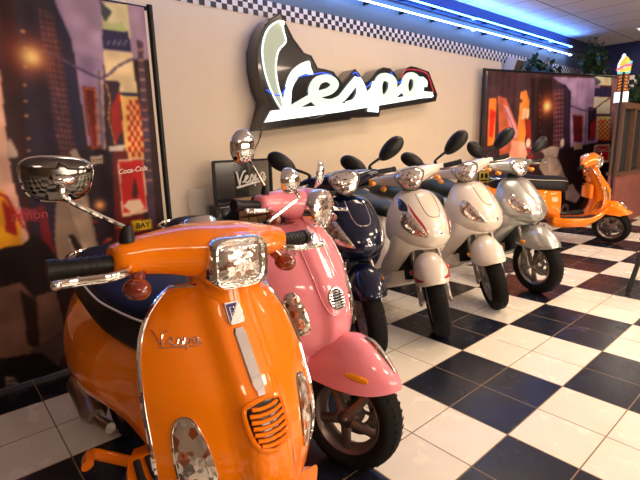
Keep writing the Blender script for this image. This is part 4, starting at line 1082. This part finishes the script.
# stand poles
mb = MB()
mb.tube([(.0, y_r+.035+1.6, .0), (0, y_r+.035+1.6, zt+.02)], .017, 12); mb.tube([(.0, y_r-Wl-.035+1.6, .0), (0, y_r-Wl-.035+1.6, zt+.02)], .017, 12)
mb.tube([(-.02, y_r-Wl-.035+1.6, zt+.004), (-.02, y_r+.035+1.6, zt+.004)], .012, 10)
for yy in (y_r+.035+1.6, y_r-Wl-.035+1.6): mb.box((0, yy, .006), (.5, .06, .012))
mb.build('stand_frame', MT['blackp'], lb)

# ---- far banner
A_ = Vector((-2.10, 4.46, 0)); B_ = Vector((-1.30, 7.20, 0)); ux = (B_-A_); Wf = ux.length; ux.normalize(); nf = Vector((ux.y, -ux.x, 0)); ztf = 2.19
fb_ = empty('city_banner', (A_+B_)/2); tag(fb_, 'wide city street photo banner at the far end, behind the side-on orange scooter', 'banner')
cv = Canvas(Wf, ztf-.05, .0095)
def q(px, py):
    p = onplane(px, py, A_, nf); return ((p-A_).dot(ux), p.z-.05)
cv.fill(cv.X > -1, (.24,.13,.15))
cv.poly(Pq((489,72),(560,72),(552,230),(480,230)), (.22,.13,.15))
cv.poly(Pq((489,98),(496,98),(494,145),(487,146)), (.78,.40,.12)); cv.poly(Pq((490,108),(495,112),(492,138),(489,136)), (.75,.12,.08))
cv.poly(Pq((497,96),(506,98),(519,128),(516,150),(510,158),(500,160),(498,130)), (.62,.30,.20)); cv.poly(Pq((503,104),(509,108),(519,134),(515,140)), (.66,.48,.50))
cv.line(Pq((505,108),(516,134)), .012, (.55,.25,.35))
cv.poly(Pq((521,92),(526,90),(529,100),(528,120),(524,140),(526,160),(520,175),(515,160),(518,130)), (.78,.44,.16)); cv.poly(Pq((523,108),(529,109),(528,120),(521,119)), (.82,.66,.50)); cv.disc(q(521,101), .03, .03, (.30,.12,.10))
cv.poly(Pq((512,140),(524,142),(532,175),(530,215),(500,215)), (.80,.52,.42)); cv.poly(Pq((524,118),(530,120),(534,165),(528,170)), (.50,.12,.10))
cv.poly(Pq((530,78),(552,78),(556,150),(532,150)), (.13,.06,.07))
for k in range(8): cv.disc(q(539.5+.4*k, 96+7*k), .012, .012, (.7,.45,.25))
cv.poly(Pq((553,77),(600,78),(598,150),(571,150),(570,94),(562,84)), (.56,.46,.60))
cv.poly(Pq((554,86),(564,84),(571,92),(569,152),(553,150)), (.17,.12,.20))
cv.poly(Pq((554,90),(563,89),(562,145),(553,148)), (.42,.24,.26))
for k in range(12): cv.line(Pq((553,92+4.6*k),(563,91+4.6*k)), .010, (.16,.10,.16))
for k in range(3): cv.line(Pq((555.5+2.6*k,90),(554.8+2.6*k,148)), .008, (.16,.10,.16))
cv.poly(Pq((594.5,75),(612,76),(611.5,86),(595,85)), (.82,.76,.62)); cv.poly(Pq((594,76),(601,82),(595,86)), (.25,.28,.33))
cv.poly(Pq((594.5,88),(611.5,88),(611,96),(594,97)), (.15,.14,.30)); cv.poly(Pq((594,97),(611,97),(610,114),(593,114)), (.86,.78,.66))
cv.line(Pq((592,115),(611,115)), .02, (.15,.15,.28)); cv.poly(Pq((597,116),(611,116),(610,140),(597,140)), (.92,.70,.42))
for i in range(6):
    for j in range(10):
        if (i+j) % 2: x = 598+2.1*i; y = 119+2.2*j; cv.poly(Pq((x,y),(x+2.1,y),(x+2.1,y+2.2),(x,y+2.2)), (.75,.14,.05))
cv.poly(Pq((612.5,76),(619,77),(615,190),(609,190)), (.50,.38,.42))
cv.poly(Pq((588,107),(596,108),(594,140),(587,140)), (.16,.10,.18)); cv.poly(Pq((590,125),(596,118),(595,138),(590,140)), (.62,.10,.08))
cv.poly(Pq((573,115),(583,116),(582,142),(574,142)), (.30,.07,.09)); cv.line(Pq((573,115),(583,116),(582,140)), .01, (.5,.3,.2))
cv.line(Pq((571,106),(580,109),(586,111),(594,109),(610,98)), .012, (.28,.22,.34)); cv.line(Pq((586,108),(584.5,150)), .018, (.45,.36,.42))
cv.halo(q(548,106), .16, (.75,.36,.20), .8); cv.halo(q(548,106), .07, (1,.82,.5), 1)
cv.poly(Pq((556,150),(600,142),(618,142),(612,235),(556,235)), (.14,.07,.09))
cv.poly(Pq((594,145),(610,144),(609,162),(593,163)), (.88,.76,.64)); cv.poly(Pq((595,146.5),(609,145.5),(608,160),(594.5,161)), (.72,.10,.09))
cv.poly(Pq((575,144),(582,143),(582,149),(574,150)), (.62,.5,.42))
cv.poly(Pq((586,160),(594,158),(596,200),(588,206)), (.42,.09,.08))
# printed scooters
for (x, y) in ((528,143), (562,143)): cv.disc(q(x, y), .055, .07, (.75,.66,.60)); cv.line(Pq((x, y+4), (545, 152)), .014, (.5,.42,.4))
cv.poly(Pq((543,150),(551,146),(559,147),(557,157),(545,157)), (.62,.54,.50))
cv.poly(Pq((542,160),(548,154),(557,158),(564,172),(567,181),(545,178),(539,170)), (.55,.47,.42)); cv.poly(Pq((547,157),(555,159),(562,174),(549,176)), (.64,.56,.50))
cv.poly(Pq((525,162),(540,168),(546,178),(540,186),(525,180)), (.16,.09,.09))
cv.disc(q(564.5,209), .19, .19, (.05,.03,.035)); cv.disc(q(565,210), .11, .11, (.42,.36,.36)); cv.disc(q(565,210), .045, .045, (.08,.05,.05))
cv.poly(Pq((566,186),(573,184),(580,196),(576,203),(566,200)), (.58,.50,.46)); cv.poly(Pq((580,205),(590,190),(592,215),(582,222)), (.35,.10,.08))
banner(cv, A_-(A_+B_)/2+Vector((0,0,.05)), ux, nf, .010, fb_, 1.35)
p = onplane(602, 150, A_, nf); R = Matrix.Translation(p-(A_+B_)/2+nf*.03) @ Matrix(((ux.x,0,nf.x,0),(ux.y,0,nf.y,0),(0,1,0,0),(0,0,0,1)))
text_mesh('lettering', 'Coca-Cola', .10, R, wp, fb_, .35, .0005, 1, .002)
mb = MB(); c0 = (A_+B_)/2
mb.tube([A_-c0-ux*.07, A_-c0-ux*.07+Vector((0,0,ztf+.03))], .022, 12); mb.tube([B_-c0+ux*.04, B_-c0+ux*.04+Vector((0,0,ztf+.03))], .022, 12)
mb.tube([A_-c0-ux*.07+Vector((0,0,ztf+.015)), B_-c0+ux*.04+Vector((0,0,ztf+.015))], .015, 10)
for e in (A_-ux*.07, B_+ux*.04): mb.bar(e-c0-nf*.25+Vector((0,0,.01)), e-c0+nf*.25+Vector((0,0,.01)), .05, .012)
mb.build('stand_frame', MT['blackp'], fb_)

# ------------------------------------------------------------------ smoked display stand with script, against the wall
DX = -2.07
def dq(px, py, x=DX): return onplane(px, py, (x,0,0), n_)
a = dq(213,162); b_ = dq(270,163); y0, y1, z1 = a.y, b_.y, a.z
ds = empty('display_stand', (DX, (y0+y1)/2, 0)); tag(ds, 'black display stand with a smoked panel and white script lettering, behind the pink scooter', 'display stand')
cy = (y0+y1)/2; hw = (y1-y0)/2
smoke = mat('smoked_acrylic', (.05,.048,.045), .12); smoke.node_tree.nodes['Principled BSDF'].inputs['Alpha'].default_value = .55
mb = MB(); mb.box((0, 0, (z1+.80)/2), (.008, 2*hw-.03, z1-.80)); mb.build('smoked_panel', smoke, ds)
mb = MB()
for s in (-1, 1): mb.box((0, s*hw, z1/2), (.025, .022, z1))
mb.box((0,0,z1), (.025, 2*hw, .018)); mb.box((0,0,.80), (.03,2*hw,.03)); mb.box((-.02,-.01,(z1+.75)/2), (.012, .13, z1-.80))
mb.build('frame', MT['blackp'], ds)
mb = MB(); mb.box((-.06, 0, .38), (.26, 2*hw+.02, .76), bev=.01); cb = mb.build('cabinet', MT['blackg'], ds)
wood = mat('light_wood', (.45,.27,.13), .5, var=.15, vscale=14)
wa = dq(239,199,DX+.09); wb = dq(268,231,DX+.09)
mb = MB(); ym = (wa.y+wb.y)/2-cy; ww = wb.y-wa.y; zh = wa.z-wb.z
mb.box((.05, ym, wa.z-.012), (.10, ww+.03, .024)); mb.box((.03, ym, wb.z-.10+zh/2), (.08, ww, zh+.20))
for k in range(3): mb.box((.075, ym-ww/2+ww*(k+.5)/3, wa.z-.10), (.014, ww/3-.012, .11), bev=.003); mb.box((.075, ym-ww/2+ww*(k+.5)/3, wa.z-.23), (.014, ww/3-.012, .11), bev=.003)
mb.build('wood_shelf', wood, ds)
mb = MB(); pa = dq(237,196,DX); wl = dq(268,176,DX)
script(mb, lambda u, v: dq(235+31*u, 188-7*u-17*v, DX+.018)-Vector((DX, cy, 0)), .0085, uw=1.2); mb.build('lettering', mat('white_lettering', (.85,.80,.74), .4), ds)
# pale acrylic sheet leaning on the wall
ac = mat('frosted_acrylic', (.62,.58,.50), .3); ac.node_tree.nodes['Principled BSDF'].inputs['Alpha'].default_value = .30
mb = MB(); e0 = onplane(188,190,(WX+.06,0,0), n_); e1 = onplane(208,190,(WX+.06,0,0), n_); mb.box((WX+.06, (e0.y+e1.y)/2, e0.z/2), (.008, e1.y-e0.y, e0.z)); mb.build('acrylic_sheet', ac)
tag(bpy.data.objects['acrylic_sheet'], 'faint frosted acrylic sheet leaning on the cream wall left of the display stand', 'sheet')

# yellow tag hanging between the plain white and the silver scooter
tp = CAM+ray(484, 177)*4.05
mb = MB(); mb.box((0,0,0), (.006,.082,.095), 0); 
for yy, zz, w1, h1 in ((-.018,.012,.022,.040),(.018,.012,.022,.040),(0,-.030,.06,.012)): mb.box((.0035, yy, zz), (.002, w1, h1), 1)
tg = mb.build('price_tag', [mat('tag_yellow', (.75,.55,.04), .5), MT['blackp']]); tg.location = tp; tg.rotation_euler = (0,0,-.9)
tag(tg, 'small yellow tag with black marks hanging at the grip of the silver scooter', 'tag')
mb = MB(); mb.tube([(0,0,.045),(0,.0,.13)], .0025, 5); mb.build('string', MT['blackp'], tg)
# ------------------------------------------------------------------ small speaker box on the wall
p = onplane(513, 66, (WX+.12,0,0), n_)
sp_ = empty('wall_speaker', (WX, p.y, p.z)); tag(sp_, 'small pale speaker box tilted off the wall above the far banner', 'speaker')
T = Matrix.Translation((.13,0,0)) @ Matrix.Rotation(.35, 4, 'Y')
mb = MB(); mb.box((0,0,0), (.16,.26,.22), 0, T, bev=.01); mb.build('box', mat('speaker_grey', (.55,.55,.60), .5), sp_)
mb = MB(); mb.box((.084,0,0), (.008,.22,.19), 0, T); mb.build('grille', mat('speaker_grille', (.06,.05,.06), .8), sp_)
mb = MB(); mb.tube([(0,0,0),(.08,0,0)], .015, 8); mb.build('bracket', MT['blackp'], sp_)

# ------------------------------------------------------------------ artificial plants on a shelf
leafm = mat('plastic_leaf_green', (.022,.055,.020), .45, var=.5, vscale=9)
def plant(name, c, ext, n, label, root_z):
    t = empty(name, (c[0], c[1], root_z)); tag(t, label, 'plant'); rnd = random.Random(len(label))
    mb = MB(); st = MB()
    for k in range(n):
        p = Vector((rnd.gauss(0, ext[0]*.45), rnd.gauss(0, ext[1]*.45), abs(rnd.gauss(0, ext[2]*.5)) if rnd.random() < .8 else -rnd.random()*ext[2]*.3))
        p.z += c[2]-root_z; s = .05+rnd.random()*.06
        R = Matrix.Translation(p) @ Matrix.Rotation(rnd.random()*6.28, 4, 'Z') @ Matrix.Rotation(rnd.uniform(-1.2, 1.2), 4, 'X') @ Matrix.Rotation(rnd.uniform(-.8,.8), 4, 'Y')
        o = [(0,-.1),(.32,.15),(.42,.45),(.25,.8),(0,1.15),(-.25,.8),(-.42,.45),(-.32,.15)]
        vs = [R @ Vector((x*s, y*s, abs(x)*s*.25)) for x, y in o]+[R @ Vector((0, .45*s, -.02*s))]
        mb.add(vs, [(i, (i+1) % 8, 8) for i in range(8)])
        if k % 9 == 0: st.tube([Vector((0,0,.0)), Vector((p.x*.3, p.y*.3, p.z*.7)), p], .005, 5, smooth=3)
    mb.build('foliage', leafm, t); st.build('stems', MT['engine'], t)
    pt = MB(); pt.lathe([(0,.001),(0,.07),(.12,.10),(.13,.10),(.125,.09),(.10,.085),(.10,.001)], 20, 'z'); pt.build('pot', MT['blackp'], t)
    return t

# partition of dark wood with glazed frames, parallel to the wall
PX = -.72; PY0 = 5.42; PY1 = 8.6
part = empty('wood_partition', (PX, (PY0+PY1)/2, 0)); tag(part, 'reddish wooden partition with framed glass panes, right of the far banner', 'partition')
wd = mat('reddish_wood_panel', (.27,.085,.07), .55, var=.35, vscale=5); wd2 = mat('brown_wood_frame', (.13,.065,.04), .5, var=.2)
hp = (PY1-PY0)/2
mb = MB(); mb.box((0,0,.36), (.10, 2*hp, .72)); mb.build('lower_panel', wd, part)
mb = MB(); mb.box((0,0,.74), (.16, 2*hp, .04)); mb.box((0,0,1.65), (.12,2*hp,.08))
for k in range(7): mb.box((0,-hp+.04+(2*hp-.08)*k/6,1.19), (.10,.07,.86))
mb.build('frame', wd2, part)
gl = mat('dark_window_glass', (.02,.03,.04), .05); 
mb = MB()
mb.box((-.01,0,1.19), (.01, 2*hp-.1, .85)); mb.build('glass', gl, part)
plant('artificial_ivy', (-2.06, 6.0, 2.22), (.14,.55,.22), 260, 'trailing artificial ivy above the top of the far banner', 2.13)
plant('artificial_plant', (-1.92, 7.85, 2.40), (.15,.38,.44), 560, 'bushy dark artificial plant at the end of the neon tubes', 2.13)
plant('potted_greenery', (PX+.0, 6.35, 1.78), (.18,.32,.22), 260, 'leafy green plant on top of the wooden partition', 1.69)
# shelf carrying the first two plants
mb = MB(); mb.box((-2.08,6.9,2.105), (.32,2.5,.02)); 
for yy in (5.9, 7.8): mb.box((-2.13,yy,2.09), (.24,.04,.05))
tag(mb.build('high_shelf', MT['blackp']), 'black shelf high on the wall carrying the artificial plants', 'shelf')
# illuminated ornament standing on the partition
n_o = Vector((math.sin(0.25), -math.cos(0.25), 0)); base = onplane(621.5, 104, (PX,5.95,0), n_o)
orn = empty('lit_ornament', (PX-.02, 5.50, 1.69), (0,0,.35), .80); tag(orn, 'tall lit ornament with white box base, gold zigzag and rounded bright top, on the partition', 'ornament')
yel = mat('ornament_yellow', (.8,.5,.05), .3, emit=(.9,.55,.08), estr=.45); pk = mat('ornament_pink', (.8,.1,.3), .3, emit=(.9,.15,.4), estr=.5); tq = mat('ornament_turquoise', (.1,.6,.7), .3, emit=(.1,.7,.9), estr=.6); wt = mat('ornament_white', (.8,.8,.85), .3, emit=(.75,.85,1), estr=.9)
rd = mat('ornament_red', (.25,.03,.02), .4); gd = mat('ornament_gold', (.65,.33,.04), .3, emit=(.8,.4,.05), estr=.25)
H0 = 0
mb = MB(); mb.box((0,0,.085), (.20,.12,.17), bev=.006); mb.build('light_box', wt, orn)
mb = MB(); mb.box((0,0,.31), (.15,.07,.28), bev=.01); mb.build('column', rd, orn)
mb = MB()
for k in range(5): mb.tube([(-.06,-.045,.20+.05*k),(0,-.045,.225+.05*k),(.06,-.045,.20+.05*k)], .011, 6)
mb.build('zigzag', gd, orn)
mb = MB(); R_ = [[Vector((a*w*math.cos(t), .05*math.sin(t), z)) for t in [2*PI*k/20 for k in range(20)]] for z, w, a in ((.46,.085,1),(.54,.10,1),(.62,.095,1),(.68,.07,1),(.725,.035,1))]
mb.loft(R_); mb.build('crown', yel, orn)
mb = MB(); mb.tube([(-.11,-.055,.52),(0,-.065,.575),(.10,-.055,.60)], .017, 8, smooth=4); mb.build('sash', pk, orn)
mb = MB(); mb.tube([(-.02,-.06,.545),(.10,-.06,.64)], .016, 8); mb.tube([(-.09,-.055,.47),(.09,-.055,.475)], .014, 8); mb.build('tubing', tq, orn)
mb = MB(); mb.ball((-.02,-.01,.735), (.03,.03,.045)); mb.tube([(-.075,-.05,.50),(-.085,-.05,.60),(-.05,-.05,.69),(-.02,-.05,.72)], .014, 8, smooth=4); mb.build('figure', wt, orn)
pq = onplane(624, 72, (0,5.10,0), Vector((0,1,0)))
mb = MB(); mb.lathe([(0,.001),(0,.13),(.012,.13),(.02,.02),(.03,.017),(pq.z-.02,.015),(pq.z,.013),(pq.z,.001)], 16, 'z', (pq.x, 5.10, 0))
tag(mb.build('pole', MT['blackp']), 'thin black upright pole between the far banner and the wooden partition', 'pole')
# black chair at the right edge
ch = empty('cafe_chair', (.597,2.645,0)); tag(ch, 'black metal chair whose splayed leg shows at the right edge', 'chair')
for sx, sy in ((-1,-1),(1,-1),(-1,1),(1,1)):
    mb = MB(); mb.bar((sx*.235, sy*.225, .012), (sx*.17, sy*.17, .44), .026, .026); mb.build('leg', MT['blackp'], ch)
mb = MB(); mb.box((0,0,.455), (.42,.42,.04), bev=.02); mb.build('seat', MT['seat_black'], ch)
mb = MB()
for s in (-1, 1): mb.bar((.19, s*.17, .44), (.27, s*.18, .90), .026, .026)
mb.box((.26,0,.80), (.025,.36,.16), bev=.01); mb.build('backrest', MT['blackg'], ch)

# ------------------------------------------------------------------ ambient
w = bpy.data.worlds.new('world'); scn.world = w; w.use_nodes = True
w.node_tree.nodes['Background'].inputs[0].default_value = (.9,.7,.5,1); w.node_tree.nodes['Background'].inputs[1].default_value = .01
